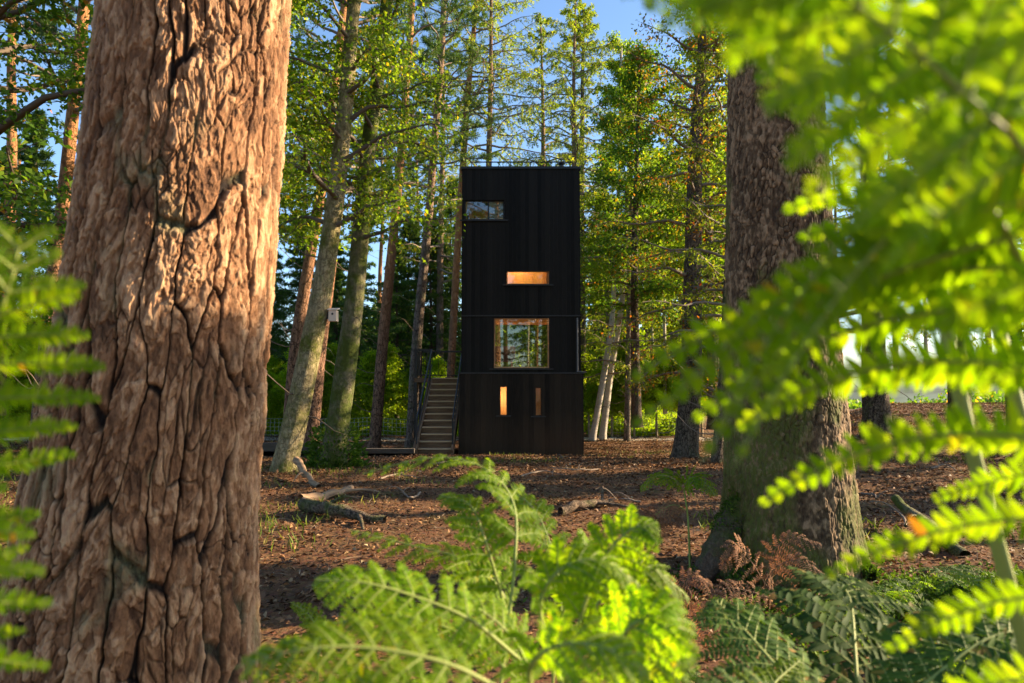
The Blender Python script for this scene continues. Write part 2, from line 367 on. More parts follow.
# charred larch boards: vertical boards with shadow gaps, each board its own tint
def board_mat(name, c1, c2, bw, warm=None, axis='x', rough=.6):
    m, n, l, b = newmat(name)
    tc = n.new('ShaderNodeTexCoord').outputs['Object']; sx = n.new('ShaderNodeSeparateXYZ'); l.new(tc, sx.inputs[0])
    sm = n.new('ShaderNodeMath'); sm.operation = 'ADD'; l.new(sx.outputs[0], sm.inputs[0]); l.new(sx.outputs[1], sm.inputs[1])
    dv = n.new('ShaderNodeMath'); dv.operation = 'DIVIDE'; dv.inputs[1].default_value = bw
    l.new(sm.outputs[0] if axis == 'x' else sx.outputs[2], dv.inputs[0])
    fl = n.new('ShaderNodeMath'); fl.operation = 'FLOOR'; l.new(dv.outputs[0], fl.inputs[0])
    fr = n.new('ShaderNodeMath'); fr.operation = 'FRACT'; l.new(dv.outputs[0], fr.inputs[0])
    wn_ = n.new('ShaderNodeTexWhiteNoise'); wn_.noise_dimensions = '1D'; l.new(fl.outputs[0], wn_.inputs['W'])
    t = tex(n, l, 'ShaderNodeTexNoise', 5, tc, 6, (9, 9, .6), Roughness=.7)
    ad = n.new('ShaderNodeMath'); ad.operation = 'MULTIPLY_ADD'; ad.inputs[1].default_value = .45; l.new(wn_.outputs[0], ad.inputs[0]); l.new(t.outputs[0], ad.inputs[2])
    r = ramp(n, [(.35, c1), (.95, c2)]); l.new(ad.outputs[0], r.inputs[0]); c = r.outputs[0]
    if warm:                                   # brown grain towards the foot, brightened in place of grazing sun
        mr = n.new('ShaderNodeMapRange'); mr.inputs[1].default_value = warm[1]; mr.inputs[2].default_value = warm[2]; l.new(sx.outputs[2], mr.inputs[0])
        t2 = tex(n, l, 'ShaderNodeTexNoise', 1.2, tc, 5, (2, 2, .5)); mm = n.new('ShaderNodeMath'); mm.operation = 'MULTIPLY'; l.new(mr.outputs[0], mm.inputs[0]); l.new(t2.outputs[0], mm.inputs[1])
        c = mixc(n, l, mm.outputs[0], c, warm[0])
    l.new(c, b.inputs['Base Color']); b.inputs['Roughness'].default_value = rough; b.inputs['Specular IOR Level'].default_value = .12
    gp = ramp(n, [(0, (0, 0, 0)), (.06, (1, 1, 1)), (.94, (1, 1, 1)), (1, (0, 0, 0))]); l.new(fr.outputs[0], gp.inputs[0])
    h1 = n.new('ShaderNodeMath'); h1.operation = 'MULTIPLY_ADD'; h1.inputs[1].default_value = .25; l.new(t.outputs[0], h1.inputs[0]); l.new(gp.outputs[0], h1.inputs[2])
    bp = n.new('ShaderNodeBump'); bp.inputs['Strength'].default_value = .8; bp.inputs['Distance'].default_value = .008; l.new(h1.outputs[0], bp.inputs['Height']); l.new(bp.outputs[0], b.inputs['Normal'])
    return m
M['black'] = board_mat('charred_boards', (.004, .004, .0035), (.019, .017, .014), .115)
M['black_low'] = board_mat('charred_boards_foot', (.006, .005, .004), (.034, .025, .016), .145, warm=((.12, .07, .035), 1.2, -1.1))  # lighter, warmer boards paint in low sun grazing the ground storey
M['timber'] = board_mat('spruce_lining', (.55, .33, .14), (.78, .52, .26), .14)
M['trim'] = simple('black_metal_trim', (.015, .015, .016), .45)
M['frame'] = simple('larch_window_frame', (.55, .30, .12), .5, noise=(20, .25, (3, 3, .4)))
m, n, l, b = newmat('window_glass'); n.remove(b)
tr = n.new('ShaderNodeBsdfTransparent'); tr.inputs[0].default_value = (.93, .95, .93, 1); gl = n.new('ShaderNodeBsdfGlossy'); gl.inputs['Roughness'].default_value = .0
fz = n.new('ShaderNodeFresnel'); fz.inputs['IOR'].default_value = 2.0; ms = n.new('ShaderNodeMixShader')
l.new(fz.outputs[0], ms.inputs[0]); l.new(tr.outputs[0], ms.inputs[1]); l.new(gl.outputs[0], ms.inputs[2]); l.new(ms.outputs[0], n['Material Output'].inputs[0])
M['glass'] = m
base = np.array(((X0 + X1) / 2, TY, hz1(.3, TY)))
tower = thing('timber_tower', 'tall black timber-clad tower house standing alone in the clearing', 'tower', base)
TL = lambda p: tuple(np.array(p, float) - base)
def hole(a, b_, c_, d_): return (xpx(a, TY, (b_ + d_) / 2), xpx(c_, TY, (b_ + d_) / 2), zpx(d_), zpx(b_))
H1 = hole(464.5, 200, 504, 219.5); H2 = hole(507, 271, 549, 284); H3 = hole(494, 318, 549, 368)
H4 = hole(500.5, 387, 506.5, 415); H5 = hole(535.5, 388, 541, 415.5)
# upper shaft
def fr_(u, v, w): return TL((u, Y0 + w, v))
def bk_(u, v, w): return TL((u, Y1 - w, v))
def lf_(u, v, w): return TL((X0 + w, u, v))
def rt_(u, v, w): return TL((X1 - w, u, v))
holesB = [(X0 + .35, X1 - .35, H3[2] + .02, H3[3] + .1), (X0 + .5, X1 - .8, H1[2], H1[3])]
holesR = [(Y0 + 1.3, Y1 - .3, H3[2] + .02, H3[3] + .1), (Y0 + .5, Y1 - .6, H2[2] - .1, H2[3] + .9), (Y0 + .5, Y1 - .6, H1[2], H1[3] + .3)]  # unseen side openings, added so sun reaches the timber lining
holesL = [(Y0 + .25, Y0 + 1.5, H1[2], H1[3])]
gF = G(); wall((X0, X1), (Z1 + .02, ZT), [H1, H2, H3], .10, fr_, gF)
wall((X0, X1), (Z1 + .02, ZT), holesB, .10, bk_, gF)
wall((Y0 + .1, Y1 - .1), (Z1 + .02, ZT), holesL, .10, lf_, gF)
wall((Y0 + .1, Y1 - .1), (Z1 + .02, ZT), holesR, .10, rt_, gF)
cl = obj('upper_cladding', gF, M['black'], tower, smooth=False)
# ground storey, 60 mm proud
P_ = .06
holesLR = [(Y0 + .6, Y1 - .5, H4[2] - .2, H4[3] + .1)]  # unseen opening added to let sun into the ground storey
gF = G()
wall((X0 - P_, X1 + P_), (Z0, Z1 - .02), [H4, H5], .13, lambda u, v, w: TL((u, Y0 - P_ + w, v)), gF)
wall((X0 - P_, X1 + P_), (Z0, Z1 - .02), [], .13, lambda u, v, w: TL((u, Y1 + P_ - w, v)), gF)
wall((Y0 - P_ + .13, Y1 + P_ - .13), (Z0, Z1 - .02), [], .13, lambda u, v, w: TL((X0 - P_ + w, u, v)), gF)
wall((Y0 - P_ + .13, Y1 + P_ - .13), (Z0, Z1 - .02), holesLR, .13, lambda u, v, w: TL((X1 + P_ - w, u, v)), gF)
obj('ground_storey_cladding', gF, M['black_low'], tower, smooth=False)
# inner timber lining, floors and ceilings
gT = G(); o_ = .105
wall((X0 + o_, X1 - o_), (Z0, ZT - .2), [H1, H2, H3, H4, H5], .03, lambda u, v, w: TL((u, Y0 + o_ + w, v)), gT)
wall((X0 + o_, X1 - o_), (Z0, ZT - .2), holesB, .03, lambda u, v, w: TL((u, Y1 - o_ - w, v)), gT)
wall((Y0 + o_ + .032, Y1 - o_ - .032), (Z0, ZT - .2), holesL, .03, lambda u, v, w: TL((X0 + o_ + w, u, v)), gT)
wall((Y0 + o_ + .032, Y1 - o_ - .032), (Z0, ZT - .2), holesR + holesLR, .03, lambda u, v, w: TL((X1 - o_ - w, u, v)), gT)
lin = obj('timber_lining', gT, M['timber'], tower, smooth=False)
for k, z in enumerate((Z1 - .05, H2[2] - .75, H1[2] - .8)):
    g = G(); g.box(TL((X0 + .14, Y0 + .14, z)), TL((X1 - .14, Y1 - .14, z + .12))); obj('floor_deck', g, M['timber'], tower, smooth=False)
# partition behind the narrow band window and the top window
g = G(); g.box(TL((X0 + .15, Y0 + .9, H2[2] - .6)), TL((X1 - .9, Y0 + .95, H2[3] + .9))); obj('partition', g, M['timber'], tower, smooth=False)
g = G(); g.box(TL((X0 + .15, Y0 + .75, Z0 + .1)), TL((H4[1] + .35, Y0 + .8, Z1 - .1))); obj('partition', g, M['timber'], tower, smooth=False)
# roof
g = G(); g.box(TL((X0 - .03, Y0 - .03, ZT + .003)), TL((X1 + .03, Y1 + .03, ZT + .07))); obj('parapet_cap', g, M['trim'], tower, smooth=False)
g = G(); g.box(TL((X0 + .1, Y0 + .1, ZT - .19)), TL((X1 - .1, Y1 - .1, ZT - .05))); obj('roof', g, M['trim'], tower, smooth=False)
fl = at(561.5, 160, Y0 + .9); g = G()
V, Fc = tubes([TL((fl[0], Y0 + .9, ZT - .05)), TL((fl[0], Y0 + .9, ZT + .40))], [.06, .06], 14); g.add(V, Fc); flue = obj('flue_pipe', g, M['trim'], tower)
g = G(); V, Fc = tubes([TL((fl[0], Y0 + .9, ZT + .405)), TL((fl[0], Y0 + .9, ZT + .43)), TL((fl[0], Y0 + .9, ZT + .45)), TL((fl[0], Y0 + .9, ZT + .50))], [.02, .11, .11, .005], 14); g.add(V, Fc); obj('flue_cap', g, M['trim'], flue)
g = G(); zr = ZT + .30
for x_ in np.linspace(X0 + .25, X1 - .25, 6): g.box(TL((x_ - .012, Y0 + .3, ZT - .06)), TL((x_ + .012, Y0 + .324, zr - .014)))
g.box(TL((X0 + .2, Y0 + .29, zr - .012)), TL((X1 - .2, Y0 + .33, zr + .012))); obj('roof_railing', g, M['trim'], tower, smooth=False)
# drip ledge between the storeys and the thin line above the big window
g = G(); g.box(TL((X0 - P_ - .02, Y0 - P_ - .02, Z1 - .018)), TL((X1 + P_ + .02, Y1 + P_ + .02, Z1 + .018))); obj('drip_ledge', g, M['trim'], tower, smooth=False)
zz = zpx(316.3); g = G(); g.box(TL((X0 - .01, Y0 - .02, zz)), TL((X1 + .012, Y0 - .002, zz + .03))); obj('flashing_strip', g, M['trim'], tower, smooth=False)
# rain pipe near the right corner with its hooked bracket
pxr = xpx(577.3, TY, 350); g = G(); V, Fc = tubes([TL((pxr, Y0 - .05, zpx(372))), TL((pxr, Y0 - .05, zpx(318)))], [.022, .022], 8); g.add(V, Fc)
V, Fc = tubes([TL((pxr, Y0 - .05, zpx(371.5))), TL((pxr + .22, Y0 - .06, zpx(372.5)))], [.02, .02], 8); g.add(V, Fc); obj('rain_pipe', g, simple('zinc_pipe', (.10, .10, .11), .4, .6), tower)
def window(h, y, fw, mull=(), frame=True, inset=.06, label=None, mat='frame'):
    g = G(); a, b_, c_, d_ = h
    e = .004
    g.box(TL((a + e, y + inset, c_ + e)), TL((a + fw, y + inset + .05, d_ - e)))
    g.box(TL((b_ - fw, y + inset, c_ + e)), TL((b_ - e, y + inset + .05, d_ - e)))
    g.box(TL((a + fw, y + inset + .002, c_ + e)), TL((b_ - fw, y + inset + .048, c_ + fw)))
    g.box(TL((a + fw, y + inset + .002, d_ - fw)), TL((b_ - fw, y + inset + .048, d_ - e)))
    for mx in mull: g.box(TL((mx - .02, y + inset + .004, c_ + fw)), TL((mx + .02, y + inset + .046, d_ - fw)))
    w = obj('window', g, M[mat], tower, smooth=False)
    if label: w['label'] = label
    g = G(); g.box(TL((a + fw - .003, y + inset + .02, c_ + fw - .003)), TL((b_ - fw + .003, y + inset + .028, d_ - fw + .003))); obj('pane', g, M['glass'], w, smooth=False)
    g = G(); g.box(TL((a - .12, y - .05, c_ - .045)), TL((b_ + .12, y - .003, c_ - .012))); obj('sill', g, M['trim'], w, smooth=False)
    return w
window(H1, Y0, .028, (xpx(488),), label='wide top-storey window at the left corner', mat='trim')
window(H2, Y0, .02, label='narrow letterbox window in the middle of the tower')
window(H3, Y0, .035, label='large square picture window showing forest')
window(H4, Y0 - P_, .01, label='left slit window glowing orange', inset=.09)
window(H5, Y0 - P_, .01, label='right slit window', inset=.09, mat='trim')
# pale sheet standing in for bright sky in the right half of the top window
g = G(); k = np.arange(25); xb = np.linspace(xpx(488.5), H1[1] + .08, 25); yb = Y0 + .15 + .012 * np.sin(k * 2.1)
g.add(np.vstack([np.array([TL((x, y, H1[2] - .1)) for x, y in zip(xb, yb)]), np.array([TL((x, y, H1[3] + .1)) for x, y in zip(xb, yb)])]), [(q, q + 1, q + 26, q + 25) for q in range(24)])
obj('pane_sky_sheet', g, simple('pane_sky_tone', (.80, .84, .78), .9), tower)
def lamp(x, y, z, watts, label):
    t = thing('pendant_lamp', label, 'lamp', (x, y, z))
    g = G(); V, Fc = tubes([(0, 0, -.05), (0, 0, -.02), (0, 0, .03), (0, 0, .05)], [.005, .035, .035, .01], 12); g.add(V, Fc)
    m, n, l, b = newmat('lamp_bulb'); b.inputs['Emission Color'].default_value = (1, .62, .28, 1); b.inputs['Emission Strength'].default_value = 6
    obj('bulb', g, m, t); g = G(); V, Fc = tubes([(0, 0, .05), (0, 0, .5)], [.006, .006], 6); g.add(V, Fc); obj('cord', g, M['trim'], t)
    ld = bpy.data.lights.new('lamp_light', 'POINT'); ld.energy = watts; ld.color = (1, .62, .30); ld.shadow_soft_size = .06
    lo = bpy.data.objects.new('lamp_light', ld); COL.objects.link(lo); lo.parent = t; lo.location = (0, 0, -.12)
lamp(xpx(495, TY), Y0 + .45, Z1 - .55, 7, 'warm lamp glowing behind the left slit window on the ground floor')
lamp(xpx(515, TY), Y0 + .50, H2[3] + .55, 9, 'warm lamp glowing behind the letterbox window')
lamp(xpx(535, TY), Y0 + .7, H3[3] + .16, 11, 'unseen lamp added to warm the lining behind the big picture window')  # added out of sight to light the timber lining
# armchair inside, seen through the big window
ch = thing('armchair', 'dark low armchair inside the tower behind the big window', 'armchair', (xpx(503, Y0 + 1), Y0 + 1.0, Z1 + .07))
dk = simple('dark_wool', (.03, .03, .035), .8)
g = G(); s = np.linspace(0, np.pi, 13); g.add(np.vstack([np.stack([.36 * np.cos(s), .1 - .30 * np.sin(s) + dz * .05, 0 * s + z], -1) for z, dz in ((.35, 0), (.72, 1), (.72, 2), (.35, 1))]), [(r * 13 + q, r * 13 + q + 1, ((r + 1) % 4) * 13 + q + 1, ((r + 1) % 4) * 13 + q) for r in range(4) for q in range(12)]); obj('backrest', g, dk, ch)
g = G(); g.box((-.3, -.15, .28), (.3, .32, .42)); obj('seat', g, dk, ch, smooth=False)
for sx_ in (-1, 1):
    for sy_ in (-.1, .27): g = G(); g.bar((sx_ * .26, sy_, 0), (sx_ * .25, sy_, .28), .04); obj('leg', g, M['frame'], ch, smooth=False)

# ------------------------------------------------------------------ external stair and landing
sx0, sx1 = -2.52, -1.62
zb, ztop = hz1(-2, 18.2), at(450, 378, 22)[2]
stair = thing('outdoor_staircase', 'straight timber staircase with black handrails up to the landing beside the black tower', 'staircase', (-2.05, 18.3, zb))
sb = np.array((-2.05, 18.3, zb)); SL = lambda p: tuple(np.array(p, float) - sb)
M['deck'] = simple('weathered_tread', (.18, .10, .048), .8, noise=(9, .35, (.4, 3, 3)))
M['nosing'] = simple('lit_nosing', (.50, .34, .19), .7)  # lighter tone paints in the light on the step edges
ns = 12; ys, ye = 18.35, 21.85
for k in range(ns):
    z = zb + (ztop - zb) * (k + 1) / ns; y = ys + (ye - ys) * k / ns; dy = (ye - ys) / ns
    g = G(); g.box(SL((sx0, y, z - .04)), SL((sx1, y + dy + .02, z))); g.box(SL((sx0, y + .03, z - (ztop - zb) / ns - .0)), SL((sx1, y + .05, z - .042))); t_ = obj('step', g, M['deck'], stair, smooth=False)
    g = G(); g.box(SL((sx0 + .01, y - .012, z - .035)), SL((sx1 - .01, y + .028, z + .004))); obj('nosing', g, M['nosing'], t_, smooth=False)
for x in (sx0 - .03, sx1 + .03):
    g = G(); a = SL((x, ys - .1, zb + .02)); b_ = SL((x, ye, ztop - .16)); g.bar(a, b_, .05, .28); obj('stringer', g, M['deck'], stair, smooth=False)
# left side wall boards under stair and landing
g = G(); g.box(SL((-3.02, 21.7, -1)), SL((-2.62, 21.78, ztop - .15))); g.box(SL((-2.66, 18.6, -1)), SL((-2.60, 21.7, zb + .5)));
g = G(); V = [SL(p) for p in ((-2.62, 18.5, -1.0), (-2.62, 22.9, -1.1), (-2.62, 22.9, ztop - .1), (-2.62, 21.8, ztop - .1), (-2.62, 18.5, zb + .15))]
V2 = [(p[0] - .05, p[1], p[2]) for p in V]; g.add(V + V2, [(0, 1, 2, 3), (5, 8, 7, 6)]); g.add(V + V2, [(0, 3, 4), (5, 9, 8)]); g.add(V + V2, [(q, (q + 1) % 5, (q + 1) % 5 + 5, q + 5) for q in range(5)])
obj('side_panel', g, M['deck'], stair, smooth=False)
g = G(); g.box(SL((-3.12, 21.85, ztop - .14)), SL((X0 - .1, 23.1, ztop - .003))); obj('landing', g, M['deck'], stair, smooth=False)
def post(x, y, z0, z1, w=.045, nm='post'):
    g = G(); g.box(SL((x - w / 2, y - w / 2, z0)), SL((x + w / 2, y + w / 2, z1))); obj(nm, g, M['trim'], stair, smooth=False)
post(-3.08, 21.9, hz1(-3, 21.9) - .2, ztop + .92, .09); post(-3.08, 23.05, hz1(-3, 23) - .2, ztop + .92, .09); post(-2.62, 21.86, ztop - .1, ztop + .92, .05)
for (xa, za) in ((sx0 - .04, 0), (sx1 + .03, 0)):
    post(xa, 18.45, zb - .05, zb + .98, .045)
    g = G(); V, Fc = tubes([SL((xa, 18.40, zb + .95)), SL((xa, 18.55, zb + 1.0)), SL((xa, 21.8, ztop + .9)), SL((xa, 21.86, ztop + .9))], [.024] * 4, 8); g.add(V, Fc); obj('handrail', g, M['trim'], stair)
    g = G(); g.bar(SL((xa, 18.45, zb + .5)), SL((xa, 21.8, ztop + .42)), .02, .03); obj('mid_rail', g, M['trim'], stair, smooth=False)
g = G(); z = ztop + .9
for a, b_ in (((-3.1, 21.9), (-2.6, 21.9)), ((-3.08, 21.9), (-3.08, 23.05)), ((-3.08, 23.03), (X0 - .02, 23.03))):
    g.bar(SL((*a, z)), SL((*b_, z)), .07, .06)
    g.bar(SL((*a, ztop + .1)), SL((*b_, ztop + .1)), .03, .03)
obj('top_rail', g, M['trim'], stair, smooth=False)
for k in range(1, 8): post(-3.08, 21.9 + k * .143, ztop + .1, z, .014, 'baluster')
for k in range(1, 4): post(-3.08 + k * .12, 21.9, ztop + .1, z, .014, 'baluster')
for k in range(1, 8): post(-3.08 + k * .2, 23.03, ztop + .1, z, .010, 'baluster')

# ------------------------------------------------------------------ trees
def wood_trunk(P, rad, sides, seed, flare=.35, flare_h=.5, rough=.06, lobes=5):
    n = len(P); T = nrm(np.gradient(P, axis=0))
    ref = np.array((0, 1., 0)); X = nrm(np.cross(np.broadcast_to(ref, T.shape), T)); Y = np.cross(T, X)
    a = np.linspace(0, 2 * np.pi, sides, endpoint=False)
    zrel = (P[:, 2] - P[0, 2])[:, None]
    lob = .5 + .5 * np.cos(a * lobes + seed)[None] * np.cos(a * 2 + seed * 2)[None]
    fl_ = flare * np.exp(-np.maximum(zrel, 0) / (flare_h * .45)) * (.45 + .9 * lob)
    nz = fbm(np.cos(a)[None] * 1.8 + seed, np.sin(a)[None] * 1.8, zrel * 1.2, seed, 4)
    r = rad[:, None] * (1 + fl_ + rough * 2 * nz)
    V = P[:, None] + r[..., None] * (np.cos(a)[None, :, None] * X[:, None] + np.sin(a)[None, :, None] * Y[:, None])
    i = np.arange(n - 1)[:, None]; j = np.arange(sides)[None]; j2 = (j + 1) % sides
    return V.reshape(-1, 3), np.stack([i * sides + j, i * sides + j2, (i + 1) * sides + j2, (i + 1) * sides + j], -1).reshape(-1, 4)
CFG = {
 'oak':    dict(n=34, t0=.22, L=3.2, prof=lambda t: .55 + .6 * np.sin(np.pi * np.clip(t, 0, 1)) - .35 * t, e0=8, e1=55, droop=-.12, K=16, tl=.85, s0=.15, NL=26, ls=.11, lw=.6, spread=.16, mode='leaf', leaf='oak', bare=0, tw='twig', tdown=-.1),
 'beech':  dict(n=36, t0=.25, L=2.8, prof=lambda t: .6 + .5 * np.sin(np.pi * np.clip(t, 0, 1)) - .4 * t, e0=5, e1=60, droop=-.2, K=15, tl=.8, s0=.15, NL=24, ls=.10, lw=.55, spread=.15, mode='leaf', leaf='beech', bare=0, tw='twig', tdown=-.2),
 'birch':  dict(n=34, t0=.45, L=2.6, prof=lambda t: .9 - .5 * t, e0=25, e1=60, droop=-.35, K=14, tl=.9, s0=.25, NL=30, ls=.065, lw=.7, spread=.12, mode='leaf', leaf='beech', bare=3, tw='twig', tdown=-.6),
 'autumn': dict(n=46, t0=.16, L=2.1, prof=lambda t: .75 + .35 * np.sin(np.pi * t) - .5 * t, e0=-12, e1=50, droop=-.12, K=13, tl=.6, s0=.15, NL=20, ls=.075, lw=.55, spread=.12, mode='leaf', leaf='autumn', bare=14, tw='dead_twig', tdown=-.2),
 'spruce': dict(n=110, t0=.10, L=2.9, prof=lambda t: (1.02 - t) ** .8, e0=-14, e1=18, droop=-.08, K=22, tl=.62, s0=.1, NL=15, ls=.15, lw=.20, spread=.045, mode='needle', leaf='spruce', bare=6, tw='twig', tdown=-.25),
 'larch':  dict(n=64, t0=.26, L=2.8, prof=lambda t: (1.05 - t) ** .7, e0=-5, e1=30, droop=.04, K=16, tl=.50, s0=.15, NL=22, ls=.085, lw=.30, spread=.05, mode='needle', leaf='larch', bare=14, tw='dead_twig', tdown=-.75),
 'pine':   dict(n=38, t0=.56, L=2.6, prof=lambda t: .95 - .45 * t, e0=5, e1=50, droop=.05, K=12, tl=.55, s0=.4, NL=60, ls=.13, lw=.13, spread=.07, mode='needle', leaf='pine', bare=16, tw='dead_twig', tdown=.25),
 'sapling':dict(n=40, t0=.05, L=1.1, prof=lambda t: (1.05 - t) ** .7, e0=-5, e1=45, droop=-.05, K=10, tl=.4, s0=.1, NL=20, ls=.085, lw=.45, spread=.12, mode='leaf', leaf='sapling', bare=0, tw='twig', tdown=-.15),
}
def make_crown(P, rad, cfg, rng, H, dens=1.0, Lk=1.0, lsk=1.0, t0=None, azr=None):
    n = len(P); t0 = cfg['t0'] if t0 is None else t0
    nb = int(cfg['n'] * (dens ** .5)); B = nb
    t = t0 + (1 - t0) * (np.arange(B) + rng.random(B)) / B * .985
    tt = t * (n - 1); i = np.minimum(tt.astype(int), n - 2); f = (tt - i)
    pos = P[i] * (1 - f)[:, None] + P[i + 1] * f[:, None]; rb = (rad[i] * (1 - f) + rad[i + 1] * f)
    u = (t - t0) / (1 - t0)
    az = (np.arange(B) * 2.39996 + rng.normal(0, .35, B)) if azr is None else rng.uniform(azr[0], azr[1], B)
    el = np.radians(cfg['e0'] + (cfg['e1'] - cfg['e0']) * u + rng.normal(0, 7, B))
    L = cfg['L'] * Lk * cfg['prof'](u) * rng.uniform(.7, 1.15, B)
    m = 9; s = np.linspace(0, 1, m)[None, :]
    hd = np.stack([np.cos(az), np.sin(az), 0 * az], -1)
    side = np.stack([-np.sin(az), np.cos(az), 0 * az], -1)
    bend = rng.normal(0, .12, B)[:, None]; wob = rng.uniform(0, 6, B)[:, None]
    BP = pos[:, None] + hd[:, None] * (L[:, None] * s * np.cos(el)[:, None])[..., None] \
        + side[:, None] * (L[:, None] * (bend * s ** 2 + .03 * np.sin(s * 9 + wob)))[..., None]
    BP[..., 2] += L[:, None] * (s * np.sin(el)[:, None] + cfg['droop'] * s ** 2 + .02 * np.sin(s * 11 + wob * 2))
    br = np.minimum(rb * .42, .012 + .016 * L)[:, None] * (1 - .86 * s)
    gw = G(); V, Fc = tubes(BP, br, 5); gw.add(V, Fc)
    nbare = cfg['bare']
    if nbare and azr is None:                   # dead snags below the crown
        tb = rng.uniform(.06, t0, nbare); ii = (tb * (n - 1)).astype(int); p0 = P[ii]
        a2 = rng.uniform(0, 6.28, nbare); l2 = rng.uniform(.25, 1.1, nbare) * (.7 + cfg['L'] * .15); e2 = rng.normal(-.05, .3, nbare)
        ss = np.linspace(0, 1, 6)[None]
        DP = p0[:, None] + np.stack([np.cos(a2)[:, None] * ss * l2[:, None], np.sin(a2)[:, None] * ss * l2[:, None], (np.sin(e2)[:, None] * ss + .12 * np.sin(ss * 5 + a2[:, None])) * l2[:, None]], -1)
        V, Fc = tubes(DP, .013 * (1 - .8 * ss) * np.ones((nbare, 1)), 4); gw.add(V, Fc)
    K = cfg['K']; Sx = cfg['s0'] + (1 - cfg['s0']) * (np.arange(K)[None] + rng.random((B, K))) / K
    q = Sx * (m - 1); qi = np.minimum(q.astype(int), m - 2); qf = (q - qi)[..., None]
    bi = np.arange(B)[:, None]
    tp = BP[bi, qi] * (1 - qf) + BP[bi, qi + 1] * qf
    td = nrm(BP[bi, qi + 1] - BP[bi, qi])
    sg = np.where((np.arange(K)[None] + np.arange(B)[:, None]) % 2, 1, -1)[..., None]
    ta = rng.uniform(.5, 1.3, (B, K, 1))
    sd = nrm(np.cross(td, np.array((0, 0, 1.))))
    d = nrm(td * np.cos(ta) + sd * sg * np.sin(ta) + rng.normal(0, .25, (B, K, 3)) + np.array((0, 0, cfg['tdown'])))
    tl = cfg['tl'] * min(Lk, 1.3) * rng.uniform(.5, 1.2, (B, K, 1)) * (1.15 - .6 * Sx[..., None]) * np.clip(L / cfg['L'], .35, 1)[:, None, None]
    s4 = np.linspace(0, 1, 4)
    TP = tp[:, :, None] + d[:, :, None] * (tl[:, :, None] * s4[:, None]) ; TP[..., 2] += (cfg['tdown'] * .35 * tl) * s4 ** 2
    V, Fc = tubes(TP.reshape(-1, 4, 3), np.broadcast_to(.007 * (1 - .7 * s4), (B * K, 4)), 3); gw.add(V, Fc)
    NL = max(3, int(cfg['NL'] * dens)); sl = rng.random((B, K, NL, 1)) ** .8
    LP = tp[:, :, None] + d[:, :, None] * tl[:, :, None] * sl; LP[..., 2] += (cfg['tdown'] * .35 * tl * sl[..., 0] ** 2)
    N_ = B * K * NL; LP = LP.reshape(-1, 3); dd = np.broadcast_to(d[:, :, None], (B, K, NL, 3)).reshape(-1, 3)
    if cfg['mode'] == 'leaf':
        LP = LP + rng.normal(0, cfg['spread'], (N_, 3)) * np.array((1, 1, .6))
        D = nrm(dd * .4 + rng.normal(0, .6, (N_, 3)) + np.array((0, 0, -.25)))
        Nn = nrm(rng.normal(0, .55, (N_, 3)) + np.array((.25, -.1, 1)))
        ls = cfg['ls'] * lsk * rng.uniform(.6, 1.25, N_)
        V, Fc = quads_leaf(LP, D, ls, ls * cfg['lw'], rng, .1, Nn)
    else:
        LP = LP + rng.normal(0, cfg['spread'] * .4, (N_, 3))
        D = nrm(dd * .75 + rng.normal(0, .55, (N_, 3)))
        ls = cfg['ls'] * lsk * rng.uniform(.6, 1.2, N_)
        V, Fc = quads_leaf(LP, D, ls, ls * cfg['lw'], rng, .03)
    gl_ = G(); gl_.add(V, Fc)
    return gw, gl_
def tree(kind, name, label, cat, pts, r0, bark, seed, H=None, dens=1., Lk=1., lsk=1., t0=None, sides=20, rings=46, flare=.3, group=None, azr=None, taper=.85, leaf=None, wood=None, toproot=True):
    "pts: world points along the stem from the ground to the top"
    rng = np.random.default_rng(seed)
    base = np.array(pts[0], float); base[2] = hz1(base[0], base[1]) if toproot else base[2]
    P = spline([np.array(p, float) - base for p in pts], rings); P[0, 2] -= .12
    u = np.linspace(0, 1, rings); rad = r0 * (1 - taper * u ** 1.15)
    root = thing(name, label, cat, base, 0, group)
    g = G(); V, Fc = wood_trunk(P, rad, sides, seed, flare); g.add(V, Fc); obj('trunk', g, M[bark], root)
    cfg = CFG[kind]
    gw, gl_ = make_crown(P, rad, cfg, rng, P[-1, 2], dens, Lk, lsk, t0, azr)
    obj('branches', gw, M[wood or cfg['tw']], root); obj('crown', gl_, M[leaf or cfg['leaf']], root)
    return root
def stem(px_pts, Y, H, lean=None, dY=0):
    "px_pts [(px,py)...] base first, continued straight to height H"
    P = [at(px, py, Y + dY * k) for k, (px, py) in enumerate(px_pts)]
    P[0][2] = hz1(P[0][0], P[0][1])
    d = P[-1] - P[-2]; d = d / d[2]
    top = P[-1] + d * np.array((.6, .6, 1)) * (H - P[-1][2])
    mid = (P[-1] + top) / 2 + np.array((.08, 0, 0))
    return P + [mid, top]

